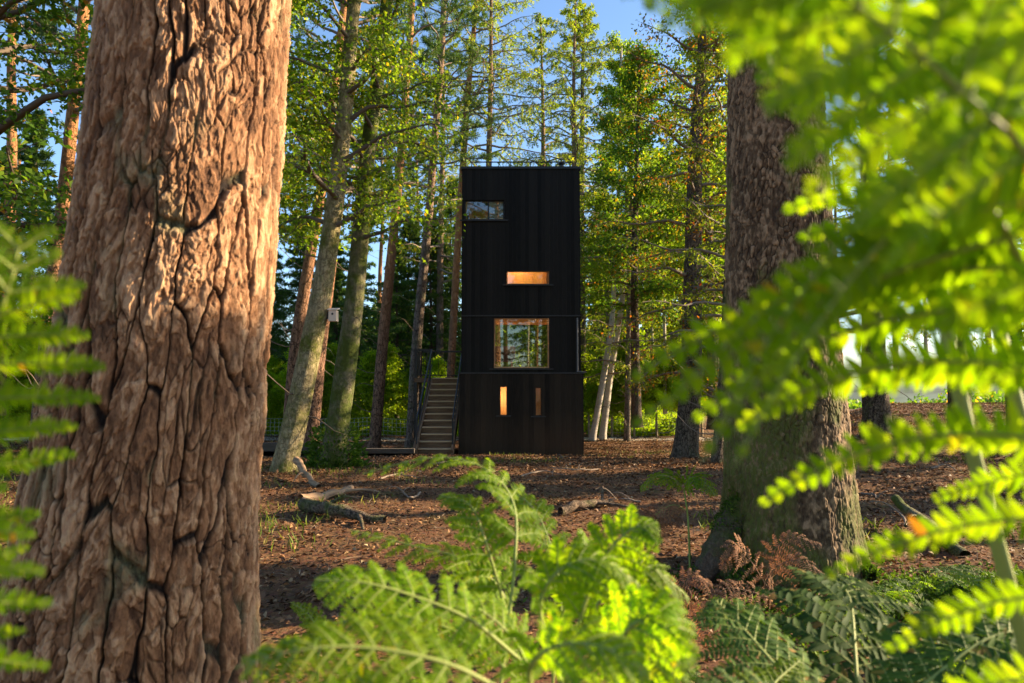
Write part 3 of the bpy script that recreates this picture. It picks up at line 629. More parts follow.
# --- the two great trunks ------------------------------------------------------------
def great_trunk(name, label, cat, centers, radii, Y, seed, zlo, zhi, H, sides, rings, plates, mat, flare=0, flare_h=.5, lobes=5, lobe_ph=0, kind=None, **kw):
    base = np.array(centers[0], float); base[2] = hz1(base[0], base[1])
    P0 = np.array(centers); o = np.argsort(P0[:, 2]); P0 = P0[o]; rr = np.array(radii)[o]
    z = np.linspace(zlo, zhi, rings)
    Pd = np.stack([np.interp(z, P0[:, 2], P0[:, 0]), np.interp(z, P0[:, 2], P0[:, 1]), z], -1)
    k = max(3, rings // 12); ker = np.ones(2 * k + 1) / (2 * k + 1)
    for c_ in (0, 1): Pd[:, c_] = np.convolve(np.pad(Pd[:, c_], k, mode='reflect', reflect_type='odd'), ker, 'valid')
    rad = np.interp(z, P0[:, 2], rr)
    a = np.linspace(0, 2 * np.pi, sides, endpoint=False) + np.pi / 2; a = a - .5 * np.cos(a)   # seam at the back, finer in front
    A, Z = np.meshgrid(a, z)
    lob = .5 + .5 * np.cos((A - lobe_ph) * lobes) * np.cos((A - lobe_ph) * 2 + 1)
    fl_ = flare * np.exp(-np.maximum(Z - base[2], 0) / (flare_h)) * (.5 + .9 * lob)
    h, crack, plate, lich = plates(A, Z, rad.mean(), seed)
    big = fbm(np.cos(A) * 1.3, np.sin(A) * 1.3, Z * .7, seed + 50, 3)
    r = rad[:, None] * (1 + fl_ + .07 * big) + h
    V = np.stack([Pd[:, None, 0] + r * np.cos(A), Pd[:, None, 1] + r * np.sin(A), Z], -1) - base
    i = np.arange(rings - 1)[:, None]; j = np.arange(sides)[None]; j2 = (j + 1) % sides
    Fc = np.stack([i * sides + j, i * sides + j2, (i + 1) * sides + j2, (i + 1) * sides + j], -1).reshape(-1, 4)
    g = G(); g.add(V.reshape(-1, 3), Fc, 0, crack=crack, plate=plate, lichen=lich)
    root = thing(name, label, cat, base)
    obj('trunk', g, mat, root)
    # the rest of the stem above
    d = (Pd[-1] - Pd[-20]); d /= d[2]; top = Pd[-1] + d * (H - zhi) * np.array((.5, .5, 1))
    P = spline([Pd[-1] - base - d * .02, (Pd[-1] + top) / 2 - base, top - base], 40); rd = rad[-1] * (1 - .85 * np.linspace(0, 1, 40))
    g = G(); Vt, Ft = wood_trunk(P, rd, 24, seed, 0); g.add(Vt, Ft)
    cfg = CFG[kind]; rng = np.random.default_rng(seed)
    obj('upper_trunk', g, M['pine_bark' if kind == 'pine' else 'brown_bark'], root)
    gw, gl_ = make_crown(P, rd, cfg, rng, H, .8, 1.1, 1, kw.get('t0', .3))
    obj('branches', gw, M['dead_twig'], root); obj('crown', gl_, M[cfg['leaf']], root)
    return root, base
def pine_plates(A, Z, rm, seed):
    # arc length coordinate, wrapped at the back of the trunk
    u = (A - np.pi / 2) * rm; v = Z; o = 0 * u
    wx = .022 * fbm(u * 3.5, v * 3.5, o, seed, 4) + .009 * fbm(u * 20, v * 16, o, seed + 1, 4); wv = .14 * fbm(u * 7, v * 2.3, o + 5, seed + 3, 4)
    f1, f2, cid = worley((u + wx) / .062, (v + wv) / .42, seed, .95)
    wd = .03 + .07 * np.clip(.5 + vnoise(u * 8, v * 6, o, seed + 2), 0, 1)
    e = f2 - f1; crack = (1 - sstep(.3 * wd, wd * 1.4, e)) * sstep(-.6, -.1, vnoise(u * 5, v * 4, o, seed + 6))
    shoulder = 1 - sstep(0, .22, e)
    def chips(su, sv, sd_, wk):
        g1, g2, c = worley((u + wk * wx) / su + sd_, (v + wk * wv) / sv, seed + sd_, .95)
        return g2 - g1, c
    e2, c2 = chips(.030, .078, 21, 1.); e3, c3 = chips(.015, .034, 33, 1.15); e4, c4 = chips(.0075, .015, 47, 1.3)
    crack2 = (1 - sstep(0.01, .16, e2)) * sstep(.1, .45, vnoise(u * 11, v * 6, o, seed + 4))
    crack3 = (1 - sstep(0.0, .16, e3)) * sstep(.0, .4, vnoise(u * 16, v * 9, o, seed + 5))
    fine = fbm(u * 95, v * 50, o, seed + 41, 3); mid = fbm(u * 22, v * 8, o, seed + 44, 4)
    h = (.0050 * (c2 - .5) * (.5 + cid) + .0048 * (c3 - .5)) + .0034 * (c4 - .5) + .0030 * fine + .003 * mid - .002 * shoulder - .013 * crack - .006 * crack2 - .003 * crack3
    plate = np.clip(.5 + (cid - .5) * .25 + (c2 - .5) * .35 + (c3 - .5) * .45 + (c4 - .5) * .3 + fine * .3, 0, 1)
    lich = np.clip(sstep(.08, .5, fbm(u * 9, v * 5, o + 3, seed + 60, 5) + .30 * shoulder - .10 - .14 * sstep(.9, 1.7, v)), 0, 1)
    return h, np.clip(crack + crack2 * .8 + crack3 * .5, 0, 1), plate, lich
def fir_plates(A, Z, rm, seed):
    u = (A - np.pi / 2) * rm; v = Z; o = 0 * u
    wx = .03 * fbm(u * 9, v * 6, o, seed, 4) + .010 * fbm(u * 50, v * 30, o, seed + 1, 2)
    f1, f2, cid = worley((u + wx) / .026, (v + wx * 2) / .060, seed, .95)
    e = f2 - f1; crack = (1 - sstep(.0, .18, e)) * sstep(-.5, .3, vnoise(u * 14, v * 8, o, seed + 6))
    gr = fbm(u * 30, v * 3.2, o, seed + 71, 4)               # long vertical furrows low down
    low = sstep(1.5, .5, v)
    fine = fbm(u * 60, v * 34, o, seed + 41, 3)
    h = (.004 * sstep(0, .5, e) - .006 * crack) * (1 - .6 * low) + .016 * gr * low + .009 * fbm(u * 16, v * 6, o, seed + 47, 4) + .009 * (cid - .5) * (1 - .6 * low) + .005 * fine
    plate = np.clip(.5 + (cid - .5) * .5 + fine * .7, 0, 1)
    left = sstep(.35, -.75, np.cos(A))                       # moss keeps to the shaded western side and the foot
    lich = sstep(.12, .55, fbm(u * 5, v * 2.5, o, seed + 60, 5) + .85 * sstep(2.4, .0, v) * (.30 + .85 * left) + .05)
    return h, crack * (1 - .4 * low), plate, lich
def great_mat(name, ca, cb, cc, crackc, lc1, lc2, lamt=1.0, bscale=60):
    m, n, l, b = newmat(name)
    tc = n.new('ShaderNodeTexCoord').outputs['Object']
    def att(k): a = n.new('ShaderNodeAttribute'); a.attribute_name = k; return a.outputs['Fac']
    n1 = tex(n, l, 'ShaderNodeTexNoise', 9, tc, 8, (1, 1, .5), Roughness=.7)
    n2 = tex(n, l, 'ShaderNodeTexNoise', bscale, tc, 8, (1, 1, .45), Roughness=.8)
    ad = n.new('ShaderNodeMath'); ad.operation = 'MULTIPLY_ADD'; ad.inputs[1].default_value = .55; l.new(att('plate'), ad.inputs[0]); l.new(n1.outputs[0], ad.inputs[2])
    r = ramp(n, [(.45, ca), (.75, cb), (1.0, cc)]); l.new(ad.outputs[0], r.inputs[0])
    n2c = ramp(n, [(.3, (.15, .15, .15)), (.7, (.85, .85, .85))]); l.new(n2.outputs[0], n2c.inputs[0]); c = mixc(n, l, .75, r.outputs[0], n2c.outputs[0], 'OVERLAY')
    ck = n.new('ShaderNodeMath'); ck.operation = 'POWER'; ck.inputs[1].default_value = 1.5; l.new(att('crack'), ck.inputs[0])
    c = mixc(n, l, ck.outputs[0], c, crackc)
    lm = n.new('ShaderNodeMath'); lm.operation = 'MULTIPLY'; l.new(att('lichen'), lm.inputs[0])
    n3 = ramp(n, [(.38, (0, 0, 0)), (.54, (1, 1, 1))]); l.new(n2.outputs[0], n3.inputs[0])
    l.new(n3.outputs[0], lm.inputs[1])
    lm2 = n.new('ShaderNodeMath'); lm2.operation = 'MULTIPLY'; lm2.inputs[1].default_value = lamt; l.new(lm.outputs[0], lm2.inputs[0])
    lc = mixc(n, l, n1.outputs[0], lc1, lc2)
    c = mixc(n, l, lm2.outputs[0], c, lc)
    l.new(c, b.inputs['Base Color']); b.inputs['Roughness'].default_value = .8; b.inputs['Specular IOR Level'].default_value = .25
    bp = n.new('ShaderNodeBump'); bp.inputs['Strength'].default_value = .9; bp.inputs['Distance'].default_value = .012; l.new(n2.outputs[0], bp.inputs['Height']); l.new(bp.outputs[0], b.inputs['Normal'])
    return m
YL = 1.75
lc = [at(135, 760, YL), at(133, 600, YL), at(150, 470, YL), at(169, 340, YL), at(186, 170, YL), at(201, 0, YL), at(206, -80, YL)]
great_trunk('pine_tree', 'huge red-barked pine trunk filling the left foreground', 'tree', [(lc[0][0] - .02, YL, -.1)] + lc, [.33, .295, .28, .262, .25, .238, .228, .22], YL, 3, -.15, 3.1, 15,
            860, 1200, pine_plates, great_mat('big_pine_bark', (.095, .044, .022), (.30, .145, .066), (.60, .355, .19), (.018, .011, .008), (.15, .15, .07), (.34, .32, .17), .6), flare=.12, flare_h=.3, kind='pine', t0=.45)
YR = 4.4
rc = [at(789, 640, YR), at(788, 540, YR), at(788, 480, YR), at(780, 340, YR), at(775, 130, YR), at(771, -60, YR)]
bigR, bR = great_trunk('fir_tree', 'massive scaly fir trunk with a mossy foot behind the right-hand fern', 'tree', rc, [.44, .41, .385, .345, .30, .27], YR, 17, -.2, 5.0, 19,
            620, 1150, fir_plates, great_mat('big_fir_bark', (.05, .030, .016), (.125, .078, .040), (.32, .21, .115), (.03, .02, .012), (.05, .065, .010), (.13, .14, .025), 1.0, 45), flare=.13, flare_h=.20, lobes=4, lobe_ph=2.9, kind='spruce', t0=.25)
for k, (pts, r_, r1_) in enumerate([
    ([(762, 470, 4.45), (728, 530, 4.25), (700, 560, 4.1), (668, 578, 4.0), (636, 590, 3.9)], .13, .03),
    ([(820, 500, 4.4), (852, 555, 4.2), (872, 574, 4.05)], .12, .03),
    ([(765, 500, 4.4), (752, 565, 4.15), (735, 590, 3.95)], .11, .04)]):
    q = [at(a, b_, c_) for a, b_, c_ in pts]
    for w_, p in enumerate(q[2:]): p[2] = hz1(p[0], p[1]) + .05 - .03 * w_
    P = spline(q, 70) - bR; rr = r_ + (r1_ - r_) * np.linspace(0, 1, 70) ** .6
    V, Fc = tubes(P, rr, 46)
    V = V + .028 * np.stack([fbm(V[:, 0] * 5, V[:, 1] * 5, V[:, 2] * 5, s_, 5) for s_ in (1, 2, 3)], -1) + .02 * np.stack([fbm(V[:, 0] * 22, V[:, 1] * 22, V[:, 2] * 22, s_, 4) for s_ in (1, 2, 3)], -1)
    g = G(); g.add(V, Fc); obj('root', g, M['root_bark'], bigR)
    rng = np.random.default_rng(k); i_ = rng.integers(0, len(V), 5200 if k == 0 else 2200); pv = V[i_] + rng.normal(0, .006, (len(i_), 3))
    dn = (P[np.clip(i_ // 46, 0, 69)] - pv) * -1; up_ = dn[:, 2] > -.01; pv, dn = pv[up_], dn[up_]; keep = fbm(pv[:, 0] * 4, pv[:, 1] * 4, pv[:, 2] * 4, 9, 3) > -.12; pv, dn = pv[keep], dn[keep]
    ls = rng.uniform(.012, .034, len(pv)); V2, F2 = quads_leaf(pv, nrm(nrm(dn) + rng.normal(0, .6, pv.shape)), ls, ls * .4, rng); g = G(); g.add(V2, F2); obj('moss_cover', g, M['moss'], bigR)['kind'] = 'stuff'

# --- trees placed one by one -----------------------------------------------------------
T = tree
T('birch', 'birch_tree', 'leaning pale lichen-blotched tree just right of the huge pine trunk', 'tree', stem([(283, 474), (303, 385), (322, 290), (336, 195), (346, 100), (354, 0)], 9.5, 13), .168, 'birch_bark', 101, sides=30, rings=80, flare=.35, taper=.7, t0=.36, Lk=.9, dens=.9)
T('birch', 'mossy_tree', 'moss-covered slightly curved tree with a shaggy green foot, right of the leaning pale tree', 'tree', stem([(332, 466), (343, 390), (352, 320), (360, 240), (368, 150), (380, 60)], 10.6, 13), .182, 'mossy_bark', 132, sides=30, rings=80, flare=.55, taper=.66, t0=.42, Lk=.9)
T('pine', 'pine_tree', 'slim leaning red pine directly behind the leaning pale tree', 'tree', stem([(287, 425), (297, 340), (312, 245), (328, 140)], 15, 15), .15, 'pine_bark', 103, taper=.6)
T('pine', 'pine_tree', 'short-looking rusty pine stem in the gap between the two mossy leaning trees', 'tree', stem([(309, 443), (317, 370), (327, 290), (338, 190)], 16, 15), .19, 'pine_bark', 104, taper=.6)
T('pine', 'pine_tree', 'straight reddish pine standing between the mossy tree and the staircase', 'tree', stem([(374, 441), (384, 330), (393, 240), (401, 150)], 21, 17), .18, 'pine_bark', 105, taper=.55, lsk=1.2)
T('pine', 'pine_tree', 'grey-brown pine rising just left of the staircase landing', 'tree', stem([(411, 440), (417, 340), (426, 245), (434, 150)], 23, 17), .19, 'pine_bark_grey', 106, taper=.6, lsk=1.2)
T('larch', 'larch_tree', 'bare-stemmed tall tree hugging the left edge of the black tower', 'tree', stem([(447, 440), (452, 350), (458, 240), (466, 120), (471, 60)], 26, 19), .16, 'pine_bark', 107, taper=.6, t0=.5, lsk=1.4, Lk=1.4, dens=.8)
T('pine', 'pine_tree', 'orange pine stem showing through the leaves at the far left', 'tree', stem([(38, 420), (52, 300), (62, 220), (75, 90)], 13, 13), .15, 'pine_bark', 108, taper=.5)
T('autumn', 'autumn_tree', 'twiggy tree with a knobbly mossy stem and browning leaves between tower and fir', 'tree', stem([(685, 456), (691, 380), (692, 300), (694, 200), (697, 120)], 13.6, 9.5), .23, 'brown_bark', 109, sides=26, rings=70, flare=.4, taper=.75, Lk=1.15, dens=1.1)
T('birch', 'birch_tree', 'left stem of the pair of thin pale birches right of the tower', 'tree', stem([(592, 434), (603, 380), (612, 320), (616, 240)], 27, 15), .13, 'pale_bark', 110, taper=.6, lsk=1.6)
T('birch', 'birch_tree', 'right stem of the pair of thin pale birches right of the tower', 'tree', stem([(602, 434), (611, 370), (622, 300), (627, 210)], 27.5, 15), .14, 'pale_bark', 111, taper=.6, lsk=1.6)
T('larch', 'larch_tree', 'thin upright purplish-grey stem right of the pale birch pair', 'tree', stem([(627, 434), (628, 380), (629, 300)], 27, 14), .13, 'pine_bark_grey', 112, taper=.6, lsk=1.4, dens=.8)
T('larch', 'larch_tree', 'dark stem squeezed against the left side of the massive fir', 'tree', stem([(717, 465), (722, 400), (727, 300)], 11.5, 12), .10, 'brown_bark', 113, taper=.6, t0=.45, dens=.7, Lk=.7)
T('larch', 'larch_tree', 'dark bare stem just right of the massive fir, rising from the bank', 'tree', stem([(877, 428), (875, 380), (873, 330), (870, 230)], 14, 14), .27, 'brown_bark', 114, taper=.6, t0=.40, dens=.7)
T('larch', 'larch_tree', 'straight dark stem on the bank behind the right-hand fern stalks', 'tree', stem([(960, 410), (957, 340), (953, 240), (950, 150)], 15, 15), .22, 'brown_bark', 115, taper=.6, t0=.32, dens=.6)
T('larch', 'larch_tree', 'dark stem at the right edge of the photo', 'tree', stem([(1018, 405), (1010, 330), (998, 230), (985, 120)], 13, 14), .18, 'brown_bark', 116, taper=.6, t0=.32, dens=.6)
T('oak', 'oak_tree', 'leafy oak at the far left whose boughs fill the top left corner', 'tree', [(-7.9, 9.2, 0), (-7.8, 9.2, 3), (-7.6, 9.3, 7), (-7.4, 9.3, 11)], .26, 'brown_bark', 117, t0=.2, Lk=1.25, dens=1.5, lsk=.95)
T('beech', 'beech_tree', 'young beech with low boughs left of the leaning pale tree', 'tree', [(-4.9, 12.6, 0), (-4.8, 12.6, 3), (-4.8, 12.7, 6), (-4.6, 12.7, 9.5)], .12, 'brown_bark', 118, t0=.45, Lk=.85, dens=1.1)
T('beech', 'beech_tree', 'dense green beech crowding the right side of the tower', 'tree', [(3.9, 21.5, 0), (3.9, 21.6, 4), (4.0, 21.6, 8), (4.2, 21.7, 12.0)], .16, 'brown_bark', 119, t0=.28, Lk=.85, dens=1.2, lsk=1.25, leaf='oak')
T('beech', 'beech_tree', 'leafy beech behind the browning twiggy tree', 'tree', [(6.0, 20.5, 0), (6.0, 20.5, 4), (6.0, 20.6, 8), (6.1, 20.7, 12.5)], .16, 'brown_bark', 120, t0=.25, Lk=1.0, dens=1.2, lsk=1.25)
T('beech', 'beech_tree', 'beech with a spreading crown hanging over the two mossy leaning trees', 'tree', [(-4.2, 9.0, 0), (-4.3, 9.0, 3), (-4.4, 9.1, 6), (-4.3, 9.2, 9.5)], .13, 'mossy_bark', 121, t0=.52, Lk=.9, dens=1.0)
T('larch', 'larch_tree', 'larch with drooping twigs rising behind the tower roof', 'tree', [(1.2, 30, 0), (1.3, 30, 6), (1.4, 30, 12), (1.3, 30, 18)], .2, 'pine_bark_grey', 122, t0=.2, lsk=1.4, Lk=1.25)
T('larch', 'larch_tree', 'slim larch showing above the right corner of the tower', 'tree', [(3.4, 33, 0), (3.4, 33, 8), (3.5, 33, 16), (3.6, 33, 20)], .2, 'brown_bark', 123, lsk=1.6, Lk=1.0)
T('larch', 'larch_tree', 'dead-twigged larch between the pine stems and the tower roof', 'tree', [(-3.6, 34, 0), (-3.6, 34, 8), (-3.5, 34, 14), (-3.5, 34, 19)], .2, 'pine_bark_grey', 124, t0=.25, lsk=1.5, Lk=1.2)

T('larch', 'larch_tree', 'feathery larch spreading dangling twigs left of the roof of the tower', 'tree', [(-.9, 25, 0), (-.9, 25, 7), (-.8, 25, 13), (-.8, 25, 18.5)], .17, 'pine_bark_grey', 125, t0=.36, lsk=1.4, Lk=1.25, dens=.9)
T('larch', 'larch_tree', 'feathery larch behind the flue pipe of the tower', 'tree', [(2.4, 27, 0), (2.5, 27, 7), (2.5, 27, 13), (2.6, 27, 17)], .16, 'pine_bark_grey', 126, t0=.3, lsk=1.4, Lk=1.2, dens=.9)
# --- the wood behind, copied from a few prototypes ----------------------------------------
protos = {}
def proto(key, kind, H, r, bark, seed, **kw):
    o = T(kind, {'spruce': 'spruce_tree', 'pine': 'pine_tree', 'larch': 'larch_tree', 'beech': 'beech_tree', 'birch': 'birch_tree', 'sapling': 'sapling', 'oak': 'oak_tree'}[kind],
          None, 'tree', [(0, 60, 0), (.1, 60, H * .4), (.0, 60.1, H * .7), (.15, 60, H)], r, bark, seed, rings=30, sides=12, **kw)
    protos[key] = [o, False]
proto('spruceA', 'spruce', 17, .18, 'brown_bark', 201, lsk=1.9, dens=.8)
proto('spruceB', 'spruce', 14, .15, 'brown_bark', 202, lsk=1.9, dens=.8, Lk=1.1)
proto('pineA', 'pine', 18, .17, 'pine_bark', 203, lsk=1.6, taper=.6)
proto('pineB', 'pine', 16, .15, 'pine_bark', 204, lsk=1.6, taper=.6)
proto('larchA', 'larch', 17, .16, 'pine_bark_grey', 205, lsk=1.7)
proto('beechA', 'beech', 13, .16, 'brown_bark', 206, lsk=1.7, Lk=1.1)
proto('birchA', 'birch', 13, .10, 'pale_bark', 207, lsk=2.0)
proto('saplingA', 'sapling', 3.4, .03, 'brown_bark', 208, lsk=1.7, Lk=1.1)
proto('saplingB', 'sapling', 2.4, .025, 'brown_bark', 209, lsk=1.5, Lk=1.2)
rg = random.Random(5)
used = set()
def put(key, x, y, sc, label, group, rz=None, name=None):
    o, flag = protos[key]
    if flag: o = copy_tree(o)
    protos[key][1] = True
    o.location = (x, y, hz1(x, y) - .05); o.rotation_euler = (0, 0, rg.uniform(0, 6.28) if rz is None else rz); o.scale = (sc, sc, sc * rg.uniform(.92, 1.08))
    o['label'] = label; o['group'] = group
    if key.startswith('sapling'): o['category'] = 'sapling'
    return o
def P_at(px, Y): return ((px - 512) / FPX * Y, Y)
def scatter(lst, label, group, jit=.4):
    for key, px, Y, sc in lst:
        x, y = P_at(px, Y); put(key, x + rg.uniform(-jit, jit), y + rg.uniform(-jit, jit), sc, label, group)
scatter([('spruceA', 20, 24, .62), ('spruceB', -30, 20, .6), ('spruceB', 60, 30, .75), ('spruceA', 110, 36, .8), ('spruceB', -90, 26, .8), ('pineA', 10, 34, .8), ('pineB', 95, 27, .8), ('spruceA', 180, 33, .7)],
        'dark conifer far behind the huge pine trunk on the left', 'conifers behind the huge pine trunk')
scatter([('spruceB', 268, 32, .62), ('spruceB', 300, 35, .70), ('spruceA', 330, 38, .62), ('spruceB', 345, 31, .50), ('spruceA', 365, 40, .75), ('spruceB', 392, 33, .62), ('spruceB', 405, 37, .8), ('spruceA', 425, 34, .6), ('spruceB', 440, 40, .8),
         ('spruceA', 455, 36, .72), ('spruceB', 250, 38, .75)],
        'shaded spruce in the dark row behind the wire fence, left of the tower', 'spruces behind the wire fence')
scatter([('pineA', 300, 42, .92), ('pineB', 350, 46, 1.0), ('pineA', 385, 48, 1.0), ('pineB', 418, 44, 1.05), ('pineA', 265, 36, .9)],
        'tall far pine rising above the spruces left of the tower', 'far pines left of the tower')
scatter([('larchA', 470, 44, 1.0), ('larchA', 500, 50, 1.05), ('spruceA', 545, 46, 1.0), ('larchA', 580, 40, .95), ('spruceB', 520, 40, .9)],
        'conifer directly behind the tower showing above its roof', 'conifers behind the tower')
scatter([('spruceA', 600, 44, .85), ('larchA', 615, 36, .85), ('larchA', 640, 42, .95), ('birchA', 655, 33, .9), ('larchA', 672, 38, .9), ('beechA', 640, 34, .75), ('beechA', 600, 38, .7), ('birchA', 668, 30, .85), ('birchA', 706, 33, .9), ('larchA', 715, 30, .8),
         ('larchA', 700, 42, .9), ('beechA', 690, 36, .9), ('spruceA', 735, 44, .9), ('beechA', 720, 26, .8)],
        'slender far tree in the sunlit wood between the tower and the massive fir', 'far trees between tower and fir')
scatter([('larchA', 770, 40, .8), ('larchA', 835, 34, .8), ('larchA', 905, 30, .75), ('birchA', 925, 26, .8), ('larchA', 985, 27, .75), ('larchA', 1060, 24, .8), ('beechA', 1090, 20, .7)],
        'thin tree on the bright wood edge behind the right-hand fern', 'trees on the right wood edge')
sap = [('saplingA' if k % 2 else 'saplingB', 586 + k * 6.3 + rg.uniform(-3, 3), rg.uniform(29.5, 37), rg.uniform(.7, 1.1)) for k in range(24)]
scatter(sap, 'bright green sapling in the undergrowth between the tower and the massive fir', 'sunlit saplings right of the tower')
sap = [('saplingA' if k % 2 else 'saplingB', 250 + k * 15 + rg.uniform(-5, 5), rg.uniform(28, 33), rg.uniform(.6, 1.0)) for k in range(14)]
scatter(sap, 'sapling among the spruces beyond the wire fence', 'saplings beyond the wire fence')
sap = [('saplingA' if k % 2 else 'saplingB', -20 + k * 14, rg.uniform(17, 24), rg.uniform(.6, .95)) for k in range(9)]
scatter(sap, 'leafy sapling in the thicket behind the left-hand fern', 'saplings at the far left')
# off to the sides and behind the camera: the rest of the wood (throws the dappled shade, shows in the glass)
for k, (key, x, y, sc) in enumerate([
    ('pineA', 13, 9.5, .8), ('pineB', 19, 13.5, .9), ('birchA', 12.5, 7.2, .75), ('beechA', 15.5, 19.3, .6), ('beechA', 14.2, 14.6, .45), ('spruceB', 10.6, 11.2, .38), ('pineA', 20, -2.5, .8), ('birchA', 15, -4, .8),
    ('pineA', -.4, -7, .9), ('pineB', 3.0, -9, .9), ('beechA', 6, -13, .9), ('spruceA', -9.5, -14, .8), ('pineA', 1.9, -16, .9), ('birchA', 1.1, -11, .9), ('beechA', -10, -8, .9), ('spruceB', 1.5, -24, 1), ('beechA', 12, -20, 1), ('larchA', -14, 2, .9), ('pineB', -12, 16, .9), ('spruceA', -22, 20, .9)]):
    put(key, x, y, sc, 'tree of the surrounding wood standing outside the picture', 'trees of the surrounding wood')
for k, (x, y, sc, key) in enumerate([(5.0, 2.75, .77, 'saplingA'), (9.0, 7.9, .7, 'saplingA'), (7.9, 9.6, .85, 'saplingA')]):  # added out of view to shade the pine trunk and the ground
    put(key, x, y, sc, 'unseen sapling added beyond the right edge to cast shade', 'unseen shade saplings outside the right edge')

for k, (x, y, sc, key) in enumerate([(-.3, 26.6, 1.25, 'saplingA'), (.9, 27.0, 1.35, 'saplingB'), (.3, 31.5, 1.5, 'saplingA')]):
    put(key, x, y, sc, 'sapling behind the tower, glimpsed only through its big window', 'saplings behind the tower')
# far wood that closes the view as one mass
rng = np.random.default_rng(77); N_ = 90000
ang = rng.uniform(R(-48), R(17.5), N_); dist = rng.uniform(56, 72, N_); x, y = np.sin(ang) * dist, np.cos(ang) * dist
top = 8.5 + 4.5 * vnoise(ang * 22, 0 * ang, 0 * ang, 5) + 2.5 * vnoise(ang * 70, 0 * ang, 0 * ang, 6)
z = hz(x, y) + rng.random(N_) ** .8 * top
D = nrm(rng.normal(0, 1, (N_, 3))); ls = rng.uniform(.35, .8, N_)
g = G(); V, Fc = quads_leaf(np.stack([x, y, z], -1), D, ls, ls * .5, rng); g.add(V, Fc)
tag(obj('far_wood', g, M['spruce']), 'dark unbroken mass of far woodland closing the view', 'woodland', kind='stuff')

rng = np.random.default_rng(78); N_ = 120000
y = rng.uniform(30.8, 52, N_); x = rng.uniform(-.50, .24, N_) * y
hh = np.clip(.55 + .9 * vnoise(x * .5, y * .5, 0 * x, 4) + .5 * vnoise(x * 1.7, y * 1.7, 0 * x, 5), .08, 2.2) * sstep(30.3, 33, y)
k = ~((x > -2.4) & (x < 3.4) & (y < 33)); x, y, hh = x[k], y[k], hh[k]; N_ = len(x)
ls = rng.uniform(.08, .2, N_); V, Fc = quads_leaf(np.stack([x, y, hz(x, y) + hh * rng.random(N_) ** .6], -1), nrm(rng.normal(0, 1, (N_, 3)) + np.array((0, 0, .4))), ls, ls * .5, rng, .1, nrm(rng.normal(0, .6, (N_, 3)) + np.array((.3, -.2, .8))))
g = G(); g.add(V, Fc); tag(obj('undergrowth', g, M['sapling']), 'bright green leafy undergrowth on the woodland floor beyond the track', 'undergrowth', kind='stuff')

# ------------------------------------------------------------------ fences, edging, nest box
M['post_wood'] = simple('fence_post_wood', (.34, .25, .15), .85, noise=(12, .4, (2, 2, .3)))
M['wire'] = simple('galvanised_wire', (.42, .40, .36), .4, .7)
def wire_fence(xa, xb, y, label, npost):
    f = thing('wire_fence', label, 'fence', (xa, y, hz1(xa, y)))
    o = np.array((xa, y, hz1(xa, y)))
    for k in range(npost):
        x = xa + (xb - xa) * k / (npost - 1); z = hz1(x, y); g = G()
        V, Fc = tubes([np.array((x, y, z - .2)) - o, np.array((x + rg.uniform(-.02, .02), y, z + 1.02)) - o, np.array((x, y, z + 1.06)) - o], [.05, .05, .01], 10); g.add(V, Fc); obj('post', g, M['post_wood'], f)
    g = G(); nx_ = int((xb - xa) / .15); xs = np.linspace(xa, xb, nx_)
    zs = hz(xs, 0 * xs + y)
    for x, z in zip(xs, zs): g.bar(np.array((x, y - .055, z + .03)) - o, np.array((x, y - .055, z + .93)) - o, .007)
    for h in (.03, .18, .33, .48, .63, .78, .93):
        V, Fc = tubes(np.stack([xs, 0 * xs + y - .055, zs + h], -1) - o, np.full(nx_, .0045), 4); g.add(V, Fc)
    obj('wire_mesh', g, M['wire'], f)
wire_fence(at(258, 430, 26)[0], at(452, 430, 26)[0], 25.6, 'square-mesh wire fence on round wooden posts left of the staircase', 6)
wire_fence(at(588, 430, 31)[0], at(722, 430, 31)[0], 30.6, 'low wire fence on pale posts along the track right of the tower', 7)
def edging(x0_, x1_, y, h, label):
    z = hz1((x0_ + x1_) / 2, y); g = G()
    r = thing('timber_edging', label, 'edging', ((x0_ + x1_) / 2, y, z)); L_ = x1_ - x0_
    nbm = 2
    for c_ in range(nbm):
        g = G(); g.box((-L_ / 2, 0, -.1 + c_ * h / nbm), (L_ / 2, .14, (c_ + 1) * h / nbm - .004)); obj('sleeper', g, M['sleeper'], r, smooth=False)
M['sleeper'] = simple('old_sleeper', (.075, .06, .045), .9, noise=(7, .45, (.3, 2, 3)))
edging(at(262, 455, 14.5)[0], at(318, 455, 14.5)[0], 14.5, .34, 'grey timber retaining edge behind the foot of the leaning pale tree')
edging(at(346, 452, 16.5)[0], at(414, 452, 16.5)[0], 16.5, .22, 'dark timber retaining edge between the mossy tree and the staircase')
bxp = at(333.5, 315, 9.5); nb = thing('nest_box', 'small pale wooden nest box fixed to the leaning pale tree', 'nest box', (bxp[0], bxp[1], bxp[2] - .09))
g = G(); g.box((-.055, -.06, 0), (.055, .06, .15)); obj('box_body', g, simple('bare_pine_board', (.62, .48, .36), .8), nb, smooth=False)
g = G(); g.bar((0, -.075, .16), (0, .075, .19), .14, .015); obj('lid', g, simple('pale_lid', (.66, .56, .46), .8), nb, smooth=False)
g = G(); V, Fc = tubes([(0, -.062, .10), (0, -.0625, .10)], [.016, .016], 12); g.add([(0, -.0635, .10)] + [(.016 * math.cos(a), -.0635, .10 + .016 * math.sin(a)) for a in np.linspace(0, 6.283, 12, endpoint=False)], [(0, k + 1, (k + 1) % 12 + 1) for k in range(12)]); obj('hole_shade_disc', g, M['trim'], nb)  # flat black disc painting the dark inside, no opening is cut
g = G(); g.bar((-.055, 0, .08), (-.13, 0, .08), .03, .1); obj('bracket', g, M['trim'], nb, smooth=False)

